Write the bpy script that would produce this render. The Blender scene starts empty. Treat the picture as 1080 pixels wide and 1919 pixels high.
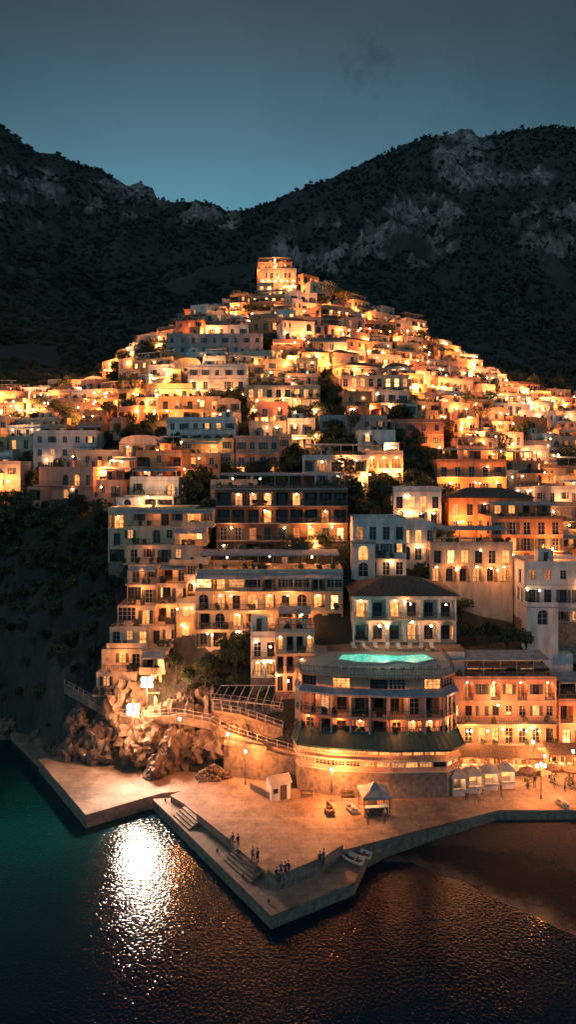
import bpy, math, random
import numpy as np
from mathutils import Vector, noise, Matrix
from bisect import bisect
R=random.Random(11)
scn=bpy.context.scene
# ---- image coordinates: camera assumed 45 m above the sea; pixels are converted to metres at an estimated distance
F=1279.0; CX=540.0; HY=880.0; CH=45.0
def SX(px,D): return (px-CX)*D/F
def SZ(py,D): return CH-(py-HY)*D/F
def G(px,py,z):
    D=(CH-z)*F/(py-HY); return (SX(px,D),D,z)
# ------------------------------------------------------------------ materials
def nmat(name):
    m=bpy.data.materials.new(name); m.use_nodes=True
    nt=m.node_tree; b=nt.nodes['Principled BSDF']; return m,nt,b
def N(nt,t,**k):
    n=nt.nodes.new(t)
    for a,v in k.items(): setattr(n,a,v)
    return n
def noise_node(nt,scale,detail=5,vec=None,rough=.6):
    n=N(nt,'ShaderNodeTexNoise'); n.inputs['Scale'].default_value=scale; n.inputs['Detail'].default_value=detail
    n.inputs['Roughness'].default_value=rough
    if vec: nt.links.new(vec,n.inputs['Vector'])
    return n
def ramp(nt,src,stops):
    r=N(nt,'ShaderNodeValToRGB'); el=r.color_ramp.elements
    while len(el)<len(stops): el.new(0.5)
    for e,(p,c) in zip(el,stops):
        e.position=p; e.color=(*c,1) if len(c)==3 else c
    nt.links.new(src,r.inputs[0]); return r
def mat(name,col,rough=.85,sc=.9,var=.35,bump=.25,bsc=6,streak=True,metal=0):
    m,nt,b=nmat(name); g=N(nt,'ShaderNodeNewGeometry')
    mp=N(nt,'ShaderNodeMapping'); nt.links.new(g.outputs['Position'],mp.inputs[0])
    mp.inputs['Scale'].default_value=(1,1,.25 if streak else 1)
    n=noise_node(nt,sc,4,mp.outputs[0])
    lo=tuple(c*(1-var) for c in col); hi=tuple(min(1,c*(1+var*.25)) for c in col)
    r=ramp(nt,n.outputs[0],[(.32,lo),(.62,hi)])
    nt.links.new(r.outputs[0],b.inputs['Base Color']); b.inputs['Roughness'].default_value=rough; b.inputs['Metallic'].default_value=metal
    if bump:
        n2=noise_node(nt,bsc,3,g.outputs['Position']); bp=N(nt,'ShaderNodeBump'); bp.inputs['Strength'].default_value=bump; bp.inputs['Distance'].default_value=.08
        nt.links.new(n2.outputs[0],bp.inputs['Height']); nt.links.new(bp.outputs[0],b.inputs['Normal'])
    return m
def lit(name,col,s,sc=1.2,samp=True):
    m,nt,b=nmat(name); g=N(nt,'ShaderNodeNewGeometry'); n=noise_node(nt,sc,2,g.outputs['Position'])
    mr=N(nt,'ShaderNodeMapRange'); nt.links.new(n.outputs[0],mr.inputs[0]); mr.inputs[1].default_value=.3; mr.inputs[2].default_value=.7
    mr.inputs[3].default_value=s*.25; mr.inputs[4].default_value=s*1.5
    b.inputs['Base Color'].default_value=(.2,.12,.06,1); b.inputs['Roughness'].default_value=.3
    b.inputs['Emission Color'].default_value=(*col,1); nt.links.new(mr.outputs[0],b.inputs['Emission Strength'])
    if not samp: m.cycles.emission_sampling='NONE'
    return m
WALLS={'white':mat('white_plaster',(.66,.6,.53)),'cream':mat('cream_plaster',(.63,.45,.29)),'grey':mat('grey_plaster',(.37,.33,.29)),
 'pink':mat('pink_plaster',(.61,.31,.2)),'orange':mat('orange_plaster',(.57,.24,.1)),'brown':mat('brown_plaster',(.16,.095,.065)),
 'ochre':mat('ochre_plaster',(.56,.35,.16)),'red':mat('red_plaster',(.38,.15,.09)),'stone':mat('stone_wall',(.24,.175,.13),sc=1.6,var=.5,bump=.8,bsc=2.5,streak=False)}
ML=[('wall',None),('trim',mat('trim_plaster',(.5,.42,.34),var=.25)),('glass',mat('dark_glass',(.02,.028,.035),.12,bump=0)),
 ('lw',lit('lit_window',(1,.37,.1),1.7,samp=False)),('lb',lit('bright_window',(1,.48,.17),3.6,samp=False)),('ld',lit('dim_window',(1,.31,.08),.55,samp=False)),
 ('shut',mat('shutter_wood',(.07,.08,.07),.6,var=.3)),('roof',mat('flat_roof',(.27,.22,.18),var=.5,streak=False)),('rail',mat('iron_rail',(.06,.06,.06),.5,bump=0)),
 ('awn',mat('awning_canvas',(.3,.31,.32),.8,var=.4)),('stone',WALLS['stone']),('bulb',lit('lamp_bulb',(1,.56,.25),90,samp=False)),('tile',mat('roof_tile',(.17,.1,.07),sc=3,var=.6,bump=.6,bsc=5,streak=False)),
 ('wood',mat('dark_wood',(.1,.065,.045),.7)),('gawn',mat('green_awning',(.03,.085,.07),.6,var=.35)),('wrail',mat('white_rail',(.5,.47,.43),.5,bump=0)),('plant',mat('planter_leaves',(.05,.07,.035),.9,sc=5,var=.6,bump=0,streak=False)),
 ('curt',lit('curtain_window',(1,.4,.13),.95,5,samp=False)),('dark',mat('dark_roof',(.035,.038,.04),.7)),('terra',mat('terracotta_trim',(.5,.2,.1),.8))]
M={n:i for i,(n,_) in enumerate(ML)}
# ------------------------------------------------------------------ mesh builder
class MB:
    def __init__(s): s.v=[];s.f=[];s.m=[]
    def poly(s,pts,m):
        n=len(s.v); s.v+=[tuple(p) for p in pts]; s.f.append(tuple(range(n,n+len(pts)))); s.m.append(m)
    def box(s,x0,x1,y0,y1,z0,z1,m): pbox(s,lambda u,d,z:(u,d,z),x0,x1,y0,y1,z0,z1,m)
    def cyl(s,x,y,z0,z1,r0,r1,m,n=8):
        a=[(x+r0*math.cos(2*math.pi*i/n),y+r0*math.sin(2*math.pi*i/n),z0) for i in range(n)]
        b=[(x+r1*math.cos(2*math.pi*i/n),y+r1*math.sin(2*math.pi*i/n),z1) for i in range(n)]
        for i in range(n): s.poly([a[i],a[(i+1)%n],b[(i+1)%n],b[i]],m)
        s.poly(b,m); s.poly(a[::-1],m)
    def tube(s,p,q,r,m,n=5,r2=None):
        p=Vector(p);q=Vector(q);d=(q-p)
        if d.length<1e-6: return
        z=d.normalized(); x=z.orthogonal().normalized(); y=z.cross(x); r2=r if r2 is None else r2
        a=[p+(x*math.cos(6.2832*i/n)+y*math.sin(6.2832*i/n))*r for i in range(n)]
        b=[q+(x*math.cos(6.2832*i/n)+y*math.sin(6.2832*i/n))*r2 for i in range(n)]
        for i in range(n): s.poly([a[i],a[(i+1)%n],b[(i+1)%n],b[i]],m)
        s.poly(b,m)
    def blob(s,c,rad,m,seg=8,ring=5,jit=0,rr=None):
        rows=[]
        for j in range(ring+1):
            t=math.pi*j/ring; row=[]
            for i in range(seg):
                a=2*math.pi*i/seg
                row.append((c[0]+rad[0]*math.sin(t)*math.cos(a),c[1]+rad[1]*math.sin(t)*math.sin(a),c[2]+rad[2]*math.cos(t)))
            rows.append(row)
        for j in range(ring):
            for i in range(seg):
                s.poly([rows[j][i],rows[j][(i+1)%seg],rows[j+1][(i+1)%seg],rows[j+1][i]],m)
    def obj(s,name,loc=(0,0,0),rot=0,wall='white',mats=None,parent=None):
        me=bpy.data.meshes.new(name); me.from_pydata(s.v,[],s.f)
        if mats is None:
            for n,mm in ML: me.materials.append(WALLS[wall] if n=='wall' else mm)
        else:
            for mm in mats: me.materials.append(mm)
        me.polygons.foreach_set('material_index',s.m); me.update()
        o=bpy.data.objects.new(name,me); scn.collection.objects.link(o); o.location=loc; o.rotation_euler=(0,0,rot)
        if parent: o.parent=parent
        return o
def pbox(mb,P,u0,u1,d0,d1,z0,z1,m):
    c=[P(u,d,z) for z in(z0,z1) for d in(d0,d1) for u in(u0,u1)]
    n=len(mb.v); mb.v+=c
    for f in ((0,2,3,1),(4,5,7,6),(0,1,5,4),(2,6,7,3),(0,4,6,2),(1,3,7,5)):
        mb.f.append(tuple(n+i for i in f)); mb.m.append(m)
NL=[0]
OR=(1,.32,.08)
def add_light(loc,e,col=OR,rad=.25,parent=None,name='lamp_light'):
    l=bpy.data.lights.new(name,'POINT'); l.energy=e*1.3; l.color=col; l.shadow_soft_size=rad
    o=bpy.data.objects.new(name,l); scn.collection.objects.link(o); o.location=loc
    if parent: o.parent=parent
    NL[0]+=1; return o
# ------------------------------------------------------------------ facade pieces
def frame(o,d):
    n=(d[1],-d[0])
    return lambda u,dd,z:(o[0]+d[0]*u+n[0]*dd,o[1]+d[1]*u+n[1]*dd,z)
def cell(mb,P,u0,u1,z0,z1,kind,r,litp,wm=0):
    cw=u1-u0; fh=z1-z0; uc=(u0+u1)/2
    if kind=='mix': kind=r.choice(['win','win','french','arch','blank','french'])
    if kind=='blank': mb.poly([P(u0,0,z0),P(u1,0,z0),P(u1,0,z1),P(u0,0,z1)],wm); return
    ow,oh,sl,dp={'win':(min(1.05,cw*.5),1.45,.95,.22),'french':(min(1.25,cw*.55),2.2,.06,.25),'arch':(min(cw*.6,1.7),2.4,.06,.4),
      'loggia':(cw-.45,fh-.7,.05,1.7),'larch':(cw-.5,fh-.4,.05,1.7),'glass':(cw-.16,fh-.85,.5,.15),'door':(1.1,2.15,.02,.3)}[kind]
    oh=min(oh,fh-.2-sl)
    a,b=uc-ow/2,uc+ow/2; s=z0+sl; t=s+oh
    if kind in('arch','larch'):
        rise=min(ow/2,oh*.45); k=8
        arc=[(uc+ow/2*math.cos(math.pi*i/k),t-rise+rise*math.sin(math.pi*i/k)) for i in range(k+1)]
    else: arc=[(b,t),(a,t)]
    loop=[(a,s),(b,s)]+arc
    if sl>0: mb.poly([P(u0,0,z0),P(u1,0,z0),P(u1,0,s),P(u0,0,s)],wm)
    mb.poly([P(u0,0,s),P(a,0,s),P(a,0,z1),P(u0,0,z1)],wm); mb.poly([P(b,0,s),P(u1,0,s),P(u1,0,z1),P(b,0,z1)],wm)
    for i in range(len(arc)-1):
        p,q=arc[i],arc[i+1]; mb.poly([P(p[0],0,p[1]),P(p[0],0,z1),P(q[0],0,z1),P(q[0],0,q[1])],wm)
    for i in range(len(loop)):
        p,q=loop[i],loop[(i+1)%len(loop)]; mb.poly([P(p[0],0,p[1]),P(q[0],0,q[1]),P(q[0],-dp,q[1]),P(p[0],-dp,p[1])],wm)
    on=r.random()<litp
    pm=M[r.choice(['lw','lw','lb','curt','ld','lw','curt'])] if on else M['glass']
    if kind in('loggia','larch'):
        mb.poly([P(p[0],-dp,p[1]) for p in loop],wm)
        dw=min(ow*.6,2.0)
        pbox(mb,P,uc-dw/2,uc+dw/2,-dp+.002,-dp+.05,s+.02,s+min(2.15,oh-.3),pm)
        for uu in (uc-dw/2,uc,uc+dw/2): pbox(mb,P,uu-.04,uu+.04,-dp+.051,-dp+.1,s+.02,s+min(2.15,oh-.3),M['wood'])
        rail(mb,P,a,b,-.08,s,.28)
        if on: pbox(mb,P,uc-.1,uc+.1,-dp*.6,-dp*.6+.2,t-.45,t-.25,M['bulb'])
    else:
        mb.poly([P(p[0],-dp,p[1]) for p in loop],pm)
        fm=M['trim'] if r.random()<.6 else M['wood']
        e=-dp+.045
        pbox(mb,P,uc-.035,uc+.035,-dp+.005,e,s,t-.02,fm)
        for uu in (a+.03,b-.03): pbox(mb,P,uu-.04,uu+.04,-dp+.005,e,s,(t if len(arc)==2 else t-rise)-.02,fm)
        for zz in (s+oh*.4,s+oh*.72): pbox(mb,P,a,b,-dp+.006,e-.008,zz-.02,zz+.02,fm)
        if kind=='glass':
            for uu in (a+ow*.25,a+ow*.75): pbox(mb,P,uu-.03,uu+.03,-dp+.005,e,s,t-.02,fm)
        if kind=='win': pbox(mb,P,a-.1,b+.1,.002,.1,s-.09,s-.01,M['trim'])
        if kind in('win','french') and r.random()<.45 and cw>ow*1.9:
            w=ow*.46
            pbox(mb,P,a-w,a-.03,.01,.05,s,t,M['shut']); pbox(mb,P,b+.03,b+w,.01,.05,s,t,M['shut'])
def rail(mb,P,u0,u1,d,z,step=.3,m='rail',h=.95):
    m=M[m]
    pbox(mb,P,u0,u1,d-.03,d+.03,z+h-.05,z+h,m)
    pbox(mb,P,u0,u1,d-.02,d+.02,z+.1,z+.13,m)
    n=max(1,int((u1-u0)/step))
    for i in range(n+1):
        u=u0+(u1-u0)*i/n; pbox(mb,P,u-.016,u+.016,d-.016,d+.016,z,z+h-.05,m)
def fac(mb,P,W,z0,fh,n,kind,r,litp,wm=0):
    n=max(1,n)
    for i in range(n):
        k=kind[i%len(kind)] if isinstance(kind,(list,tuple)) else kind
        cell(mb,P,W*i/n,W*(i+1)/n,z0,z0+fh,k,r,litp,wm)
def awning(mb,P,u0,u1,d0,d1,z,m='awn',drop=.55,pole=True):
    n=max(2,int((u1-u0)/1.2))
    for i in range(n):
        a=u0+(u1-u0)*i/n; b=u0+(u1-u0)*(i+1)/n
        mb.poly([P(a,d0,z),P(b,d0,z),P(b,d1,z-drop),P(a,d1,z-drop)],M[m]); mb.poly([P(a,d1,z-drop),P(b,d1,z-drop),P(b,d1,z-drop-.22),P(a,d1,z-drop-.22)],M[m])
        pbox(mb,P,a-.02,a+.02,d0,d1,z-drop-.06,z-drop-.03,M['rail'])
    if pole:
        for i in range(0,n+1,2):
            u=u0+(u1-u0)*i/n; pbox(mb,P,u-.04,u+.04,d1-.12,d1-.04,z-2.7,z-drop,M['trim'])
def planter(mb,P,u,d,z,r):
    pbox(mb,P,u-.3,u+.3,d-.15,d+.15,z,z+.3,M['tile'])
    for _ in range(7):
        c=(u+r.uniform(-.3,.3),d+r.uniform(-.15,.15),z+.4+r.uniform(0,.5)); s=r.uniform(.12,.3)
        mb.poly([P(c[0]-s,c[1],c[2]-s*.5),P(c[0]+s,c[1]+s*.3,c[2]-s),P(c[0]+s*.4,c[1]-s,c[2]+s),P(c[0]-s,c[1]-s*.2,c[2]+s)],M['plant'])
HB=[]
def house(name,X,Y,Z,W,Dp,fl,fh=3.05,rot=0,wall='white',bays=None,kinds='mix',roof='flat',setb=None,balc=(),awn=(),litp=.4,lamps=(),found=7,seed=0,reg=True,col=OR,dots=2,annex=None):
    r=random.Random(seed*7+3); mb=MB(); bays=bays or max(2,int(W/2.9))
    setb=setb or [0]*fl
    for k in range(fl):
        z0=k*fh; y0=setb[k]; kd=kinds[k%len(kinds)] if isinstance(kinds,list) else kinds
        PF=frame((-W/2,y0),(1,0)); PR=frame((W/2,y0),(0,1)); PL=frame((-W/2,Dp),(0,-1))
        fac(mb,PF,W,z0,fh,bays,kd,r,litp)
        ns=max(1,int((Dp-y0)/3.2)); sk='mix' 
        fac(mb,PR,Dp-y0,z0,fh,ns,sk,r,litp*.8); fac(mb,PL,Dp-y0,z0,fh,ns,sk,r,litp*.8)
        mb.poly([(-W/2,Dp,z0),(W/2,Dp,z0),(W/2,Dp,z0+fh),(-W/2,Dp,z0+fh)],0)
        e=.07+.01*k
        mb.box(-W/2-e,W/2+e,y0-e,Dp+e,z0+fh-.09,z0+fh+.06,M['trim'] if r.random()<.6 else 0)
        if k>0 and setb[k]-setb[k-1]>.8:
            rail(mb,frame((-W/2,setb[k-1]),(1,0)),.05,W-.05,-.1,z0+.06,.3)
            for _ in range(int(W/3)): planter(mb,PF,r.uniform(.4,W-.4),setb[k]-setb[k-1]-.4,z0+.06,r)
        if k in balc:
            segs=[(0.15,W-.15)] if r.random()<.6 or bays<3 else [(W*i/bays+.25,W*(i+1)/bays-.25) for i in range(bays)]
            for a,b in segs:
                pbox(mb,PF,a,b,.095,1.15,z0-.05,z0+.08,M['trim'])
                rail(mb,PF,a,b,1.1,z0+.08,.26)
                for uu in (a+.02,b-.02): pbox(mb,PF,uu-.02,uu+.02,.1,1.1,z0+.95,z0+1.0,M['rail'])
            if r.random()<.6:
                for _ in range(int(W/3)): planter(mb,PF,r.uniform(.5,W-.5),.85,z0+.09,r)
        if k in awn: awning(mb,PF,.3,W-.3,.03,1.9,z0+fh-.2)
    H=fl*fh; y0=setb[-1]
    if annex:
        s,w,pd,af=annex; xa,xb=(-W/2-.4,-W/2-.4+w) if s<0 else (W/2+.4-w,W/2+.4); ah=af*fh*.93
        for k in range(af):
            fac(mb,frame((xa,-pd),(1,0)),w,k*fh*.93,fh*.93,max(1,int(w/2.6)),r.choice(['french','arch','win','loggia' if pd>2 else 'win']),r,litp)
            fac(mb,frame((xb,-pd),(0,1)),pd+.5,k*fh*.93,fh*.93,1,'blank',r,0); fac(mb,frame((xa,.5),(0,-1)),pd+.5,k*fh*.93,fh*.93,1,'blank',r,0)
        mb.box(xa-.05,xb+.05,-pd-.05,-.12,ah-.02,ah+.1,M['roof']); mb.box(xa+.01,xb-.01,-pd+.01,.3,-found,.01,0)
        if r.random()<.5: rail(mb,frame((xa,-pd),(1,0)),0,w,-.05,ah+.1)
        else: mb.box(xa,xb,-pd,-pd+.2,ah+.101,ah+.8,0); mb.box(xa,xa+.2,-pd+.201,-.2,ah+.101,ah+.8,0); mb.box(xb-.2,xb,-pd+.201,-.2,ah+.101,ah+.8,0)
    for _ in range(dots):
        u=r.uniform(-W/2+.3,W/2-.3); z=r.choice([2.3,2.5,fh+2.3]); dd=r.choice([.16,.5,1.2]); k=min(fl-1,int(z/fh)); yy=setb[k]
        mb.box(u-.08,u+.08,yy-dd-.08,yy-dd+.08,z-.1,z+.1,M['bulb']); mb.box(u-.015,u+.015,yy-dd,yy,z+.11,z+.14,M['rail'])
    mb.box(-W/2+.01,W/2-.01,.01,Dp-.01,-found,.02,M['stone'] if r.random()<.5 else 0)
    if roof in('flat','terrace'):
        h=.75 if roof=='flat' else .35
        for b in ((-W/2,W/2,y0,y0+.22),(-W/2,W/2,Dp-.22,Dp),(-W/2,-W/2+.22,y0+.221,Dp-.221),(W/2-.22,W/2,y0+.221,Dp-.221)):
            mb.box(b[0],b[1],b[2],b[3],H+.055,H+.05+h,0)
        mb.box(-W/2+.22,W/2-.22,y0+.22,Dp-.22,H+.05,H+.09,M['roof'])
        for _ in range(r.randint(1,4)):
            x=r.uniform(-W/2+1,W/2-1); y=r.uniform(y0+1.5,Dp-1)
            q=r.random()
            if q<.35: mb.box(x-.3,x+.3,y-.3,y+.3,H+.08,H+1.5,0); mb.box(x-.4,x+.4,y-.4,y+.4,H+1.5,H+1.62,M['tile'])
            elif q<.5: mb.cyl(x,y,H+.08,H+1.1,.5,.5,M['trim'],10)
            elif q<.75: mb.box(x-1.3,x+1.3,y-.2,y+1.8,H+.08,H+2.3,0); mb.box(x-.4,x+.4,y-.25,y-.21,H+.1,H+2.0,M['wood'])
            elif q<.88: planter(mb,frame((0,y0),(1,0)),x,-.6,H+.09,r)
            else: mb.tube((x,y,H),(x,y,H+2.6),.03,M['rail'],4); mb.tube((x-.5,y,H+2.4),(x+.5,y,H+2.4),.02,M['rail'],4)
        if roof=='terrace':
            PF=frame((-W/2,y0),(1,0)); rail(mb,PF,0,W,-.1,H+.38,.3,h=.7)
            awning(mb,frame((-W/2,y0+1),(1,0)),.5,W-.5,-Dp*.45,0,H+2.9,drop=.3)
            for _ in range(int(W/2)): planter(mb,PF,r.uniform(.4,W-.4),-.5,H+.09,r)
            for _ in range(int(W/3)):
                x=r.uniform(-W/2+1,W/2-1); y=y0+r.uniform(1.2,Dp*.5); mb.cyl(x,y,H+.1,H+.8,.05,.05,M['rail'],6); mb.cyl(x,y,H+.8,H+.85,.45,.45,M['trim'],8)
    elif roof=='vault':
        n=8; nb=max(1,int(W/5)); 
        for q in range(nb):
            xa=-W/2+W*q/nb; xb=-W/2+W*(q+1)/nb; xc=(xa+xb)/2; hw=(xb-xa)/2-.03
            pts=[(xc-hw*math.cos(math.pi*i/n),H+.05+.35*hw*math.sin(math.pi*i/n)) for i in range(n+1)]
            for i in range(n): mb.poly([(pts[i][0],y0,pts[i][1]),(pts[i+1][0],y0,pts[i+1][1]),(pts[i+1][0],Dp,pts[i+1][1]),(pts[i][0],Dp,pts[i][1])],M['trim'])
            for yy in(y0,Dp): mb.poly([(p[0],yy,p[1]) for p in pts],0)
    elif roof=='hip':
        e=.5; a=(-W/2-e,y0-e,H+.06);b=(W/2+e,y0-e,H+.06);c=(W/2+e,Dp+e,H+.06);d=(-W/2-e,Dp+e,H+.06)
        hy=(y0+Dp)/2; s=min(W/2-.5,(Dp-y0)/2); zz=H+.06+.33*(Dp-y0)/2+.3; p=(-W/2+s,hy,zz);q=(W/2-s,hy,zz)
        for f in ((a,b,q,p),(c,d,p,q)): mb.poly(f,M['tile'])
        mb.poly((b,c,q),M['tile']); mb.poly((d,a,p),M['tile'])
        mb.box(-W/2-e+.01,W/2+e-.01,y0-e+.01,Dp+e-.01,H-.02,H+.05,M['wood'])
        n=int((W+1)/.7)
        for i in range(n+1):
            x=-W/2-e+(W+2*e)*i/n; t=min(1,(x+W/2+e)/(s+e),(W/2+e-x)/(s+e)); mb.tube((x,y0-e,H+.1),(x,y0-e+(hy-y0+e)*t,H+.1+(zz-H-.06)*t),.07,M['tile'],4)
    for (u,d,z,e) in lamps:
        mb.box(u-.09,u+.09,-d-.09,-d+.09,z-.13,z+.13,M['bulb']); mb.box(u-.02,u+.02,min(-d,0),max(-d,0)+.01,z+.14,z+.18,M['rail'])
    o=mb.obj(name,(X,Y,Z),rot,wall)
    for (u,d,z,e) in lamps: add_light((u,-d-.35,z+.05),e,col,.2,o)
    if reg:
        c,s=math.cos(rot),math.sin(rot); cx=X-s*Dp/2; cy=Y+c*Dp/2; HB.append((cx,cy,W/2,Dp/2,rot))
    return o
# ------------------------------------------------------------------ terrain
COL={-400:[(125,-4),(135,3),(140,20),(150,34),(165,42),(185,50),(210,60),(235,68),(260,75),(330,110),(650,250)],
0:[(112,-4),(120,2),(126,14),(134,27),(148,37),(165,44),(190,54),(215,63),(240,70),(330,104),(620,239)],
150:[(98,-4),(103,1.5),(106,8),(112,15),(122,24),(138,34),(160,45),(185,55),(215,65),(330,96),(620,219)],
300:[(96,-2),(99,2),(102,8),(107,12),(118,25),(132,36),(155,50),(185,65),(225,84),(330,108),(620,219)],
450:[(93,-1),(96,2),(99,8),(108,16),(118,27),(140,42),(172,58),(215,81),(262,106),(340,112),(620,232)],
540:[(88,-1),(91,2),(96,9),(105,16),(118,28),(145,44),(175,60),(222,86),(283,120),(350,122),(620,236)],
620:[(88,-1),(92,2),(97,9),(104,16),(120,31),(145,44),(175,60),(218,82),(270,110),(350,118),(620,245)],
750:[(88,-1),(92,2),(98,9),(106,16),(125,31),(150,45),(180,60),(222,78),(270,98),(350,110),(620,239)],
900:[(84,.3),(103,1.8),(109,13),(115,18),(130,28),(152,40),(185,53),(228,69),(272,84),(340,98),(620,219)],
1080:[(82,.3),(105,1.8),(111,11),(118,15),(133,21),(155,33),(185,43),(232,59),(282,77),(340,92),(620,200)],
1600:[(80,.3),(108,1.8),(114,11),(126,16),(140,24),(165,36),(195,46),(240,62),(290,80),(340,95),(640,220)]}
RIDGE=[(-900,160),(-400,190),(0,234),(40,264),(75,285),(105,289),(140,307),(190,327),(240,349),(262,341),(285,350),(297,374),(340,382),(400,388),(440,394),(475,392),(510,384),(560,364),(610,342),(660,317),(710,294),(760,272),(800,264),(850,247),(870,238),(885,241),(900,252),(940,248),(1000,242),(1080,237),(1500,200),(2000,260)]
rx=[a for a,b in RIDGE]; ry=[b for a,b in RIDGE]
ck=sorted(COL)
def knots(px):
    px=max(ck[0],min(ck[-1],px)); i=min(len(ck)-2,bisect(ck,px)-1); t=(px-ck[i])/(ck[i+1]-ck[i]); t=t*t*(3-2*t)*.5+t*.5
    A=COL[ck[i]];B=COL[ck[i+1]]
    kd=[a[0]+(b[0]-a[0])*t for a,b in zip(A,B)]; kz=[a[1]+(b[1]-a[1])*t for a,b in zip(A,B)]
    return kd,kz
def full(px):
    kd,kz=knots(px); Dr=float(np.interp(px,[-400,0,300,440,600,900,1600],[1150,1150,1300,1450,1200,1020,1000])); rp=float(np.interp(px,rx,ry))
    zr=SZ(rp,Dr); zm=kz[-1]+(zr-kz[-1])*.46; Dm=kd[-1]+(Dr-kd[-1])*.52
    return [kd[0]-6]+kd+[Dm,Dr,Dr+150,Dr+900],[-8]+kz+[zm,zr,zr-40,zr-350],Dr
PATCH=[(690,455,150,50),(870,290,50,58),(1050,425,80,48),(40,365,75,48),(230,372,85,32),(390,410,55,18),(600,480,85,32),(790,420,75,48),(970,330,60,18),(330,640,50,10),(560,430,40,14)]
def hgt(X,Y,det=False):
    px=X/Y*F+CX; kd,kz,Dr=full(px); z=float(np.interp(Y,kd,kz)); rk=0
    z+=noise.fractal(Vector((X*.12,Y*.12,3.3)),.8,2.1,3)*.5
    cl=max(0,min(1,(490-px)/70))*max(0,min(1,(142-Y)/12))*max(0,min(1,(z+3)/5))*max(0,min(1,(Y-97)/3 if px>150 else 1))
    if cl>0:
        p=Vector((X*.1,Y*.13,z*.02)); a=.55 if px>330 else 1.15
        rk=cl*(.5+.5*noise.noise(Vector((X*.1,Y*.1,9))))*max(.15,min(1,(27-z)/10))
        z+=cl*a*((noise.ridged_multi_fractal(p,1.0,2.1,5,1.0,2.0)-1.2)*2.9+noise.fractal(Vector((X*.3,Y*.3,z*.05)),.7,2.2,5)*1.9)
    m=max(0,min(1,(Y-300)/350))
    if m>0:
        e=min(1,.22+abs(Y-Dr)/240)
        p=Vector((X*.0052,Y*.0042,.7)); rn=noise.ridged_multi_fractal(p,.9,2.1,7,1.0,2.0)-1.1
        z+=m*e*rn*44+m*noise.fractal(Vector((X*.03,Y*.03,5)),.7,2.1,4)*10*e
        if det:
            py=HY-(z-CH)*F/Y
            for (a,b,w,h) in PATCH:
                d=((px-a)/w)**2+((py-b)/h)**2
                if d<1.7:
                    q=max(0,min(1,(1.5-d)*2.2))*max(0,min(1,.66+2.8*noise.fractal(Vector((X*.018,Y*.009,z*.03)),.6,2.1,5)))
                    rk=max(rk,q)
            if rk>0: z+=rk*(noise.noise(Vector((X*.05,0,z*.01)))*20+noise.noise(Vector((X*.14,0,z*.03)))*10)*e
    return (z,rk) if det else z
pxs=np.arange(-520,1640,4.5)
Ds=list(np.arange(72,150,.7))+list(np.arange(150,330,2.8))+list(np.geomspace(330,2000,150))
V=[];A=[];
for D in Ds:
    for px in pxs:
        X=SX(px,D); z,rk=hgt(X,D,True); V.append((X,D,z)); A.append(rk)
nc=len(pxs); Fs=[(j*nc+i,j*nc+i+1,(j+1)*nc+i+1,(j+1)*nc+i) for j in range(len(Ds)-1) for i in range(nc-1)]
me=bpy.data.meshes.new('terrain'); me.from_pydata(V,[],Fs); at=me.attributes.new('rock','FLOAT','POINT'); at.data.foreach_set('value',A)
me.polygons.foreach_set('use_smooth',[True]*len(Fs)); me.update()
ter=bpy.data.objects.new('hillside_terrain',me); scn.collection.objects.link(ter)
m,nt,b=nmat('hill_ground'); g=N(nt,'ShaderNodeNewGeometry'); a=N(nt,'ShaderNodeAttribute',attribute_name='rock')
n1=noise_node(nt,.035,8,g.outputs['Position'],.7); n2=noise_node(nt,.5,6,g.outputs['Position'],.7)
veg=ramp(nt,n1.outputs[0],[(.3,(.025,.032,.026)),(.52,(.045,.05,.038)),(.66,(.08,.07,.055)),(.75,(.13,.115,.1))])
mp=N(nt,'ShaderNodeMapping'); nt.links.new(g.outputs['Position'],mp.inputs[0]); mp.inputs['Scale'].default_value=(1,.6,.4)
n3=noise_node(nt,.12,8,mp.outputs[0],.78)
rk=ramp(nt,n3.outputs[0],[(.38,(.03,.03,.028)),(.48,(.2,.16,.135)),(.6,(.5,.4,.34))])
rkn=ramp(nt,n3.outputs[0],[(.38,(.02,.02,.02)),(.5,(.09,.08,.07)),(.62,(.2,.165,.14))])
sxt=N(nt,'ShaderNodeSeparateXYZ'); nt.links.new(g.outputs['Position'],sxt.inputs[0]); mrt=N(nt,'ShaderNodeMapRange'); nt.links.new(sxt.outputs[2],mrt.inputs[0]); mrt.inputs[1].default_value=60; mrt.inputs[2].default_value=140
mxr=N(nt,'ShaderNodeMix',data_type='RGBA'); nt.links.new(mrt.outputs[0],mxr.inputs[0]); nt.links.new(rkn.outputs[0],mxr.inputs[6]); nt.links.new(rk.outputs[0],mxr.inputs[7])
mx=N(nt,'ShaderNodeMix',data_type='RGBA'); nt.links.new(a.outputs['Fac'],mx.inputs[0]); nt.links.new(veg.outputs[0],mx.inputs[6]); nt.links.new(mxr.outputs[2],mx.inputs[7])
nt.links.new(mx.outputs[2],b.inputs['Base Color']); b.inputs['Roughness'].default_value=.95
bp=N(nt,'ShaderNodeBump'); bp.inputs['Strength'].default_value=.9; bp.inputs['Distance'].default_value=.6; nt.links.new(n2.outputs[0],bp.inputs['Height'])
bp2=N(nt,'ShaderNodeBump'); bp2.inputs['Strength'].default_value=.8; bp2.inputs['Distance'].default_value=5; nt.links.new(n3.outputs[0],bp2.inputs['Height']); nt.links.new(bp.outputs[0],bp2.inputs['Normal'])
nt.links.new(bp2.outputs[0],b.inputs['Normal']); me.materials.append(m); ROCKM=mat('rock',(.18,.12,.085),.9,sc=.7,var=.8,bump=1,bsc=1.5,streak=False)
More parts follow.
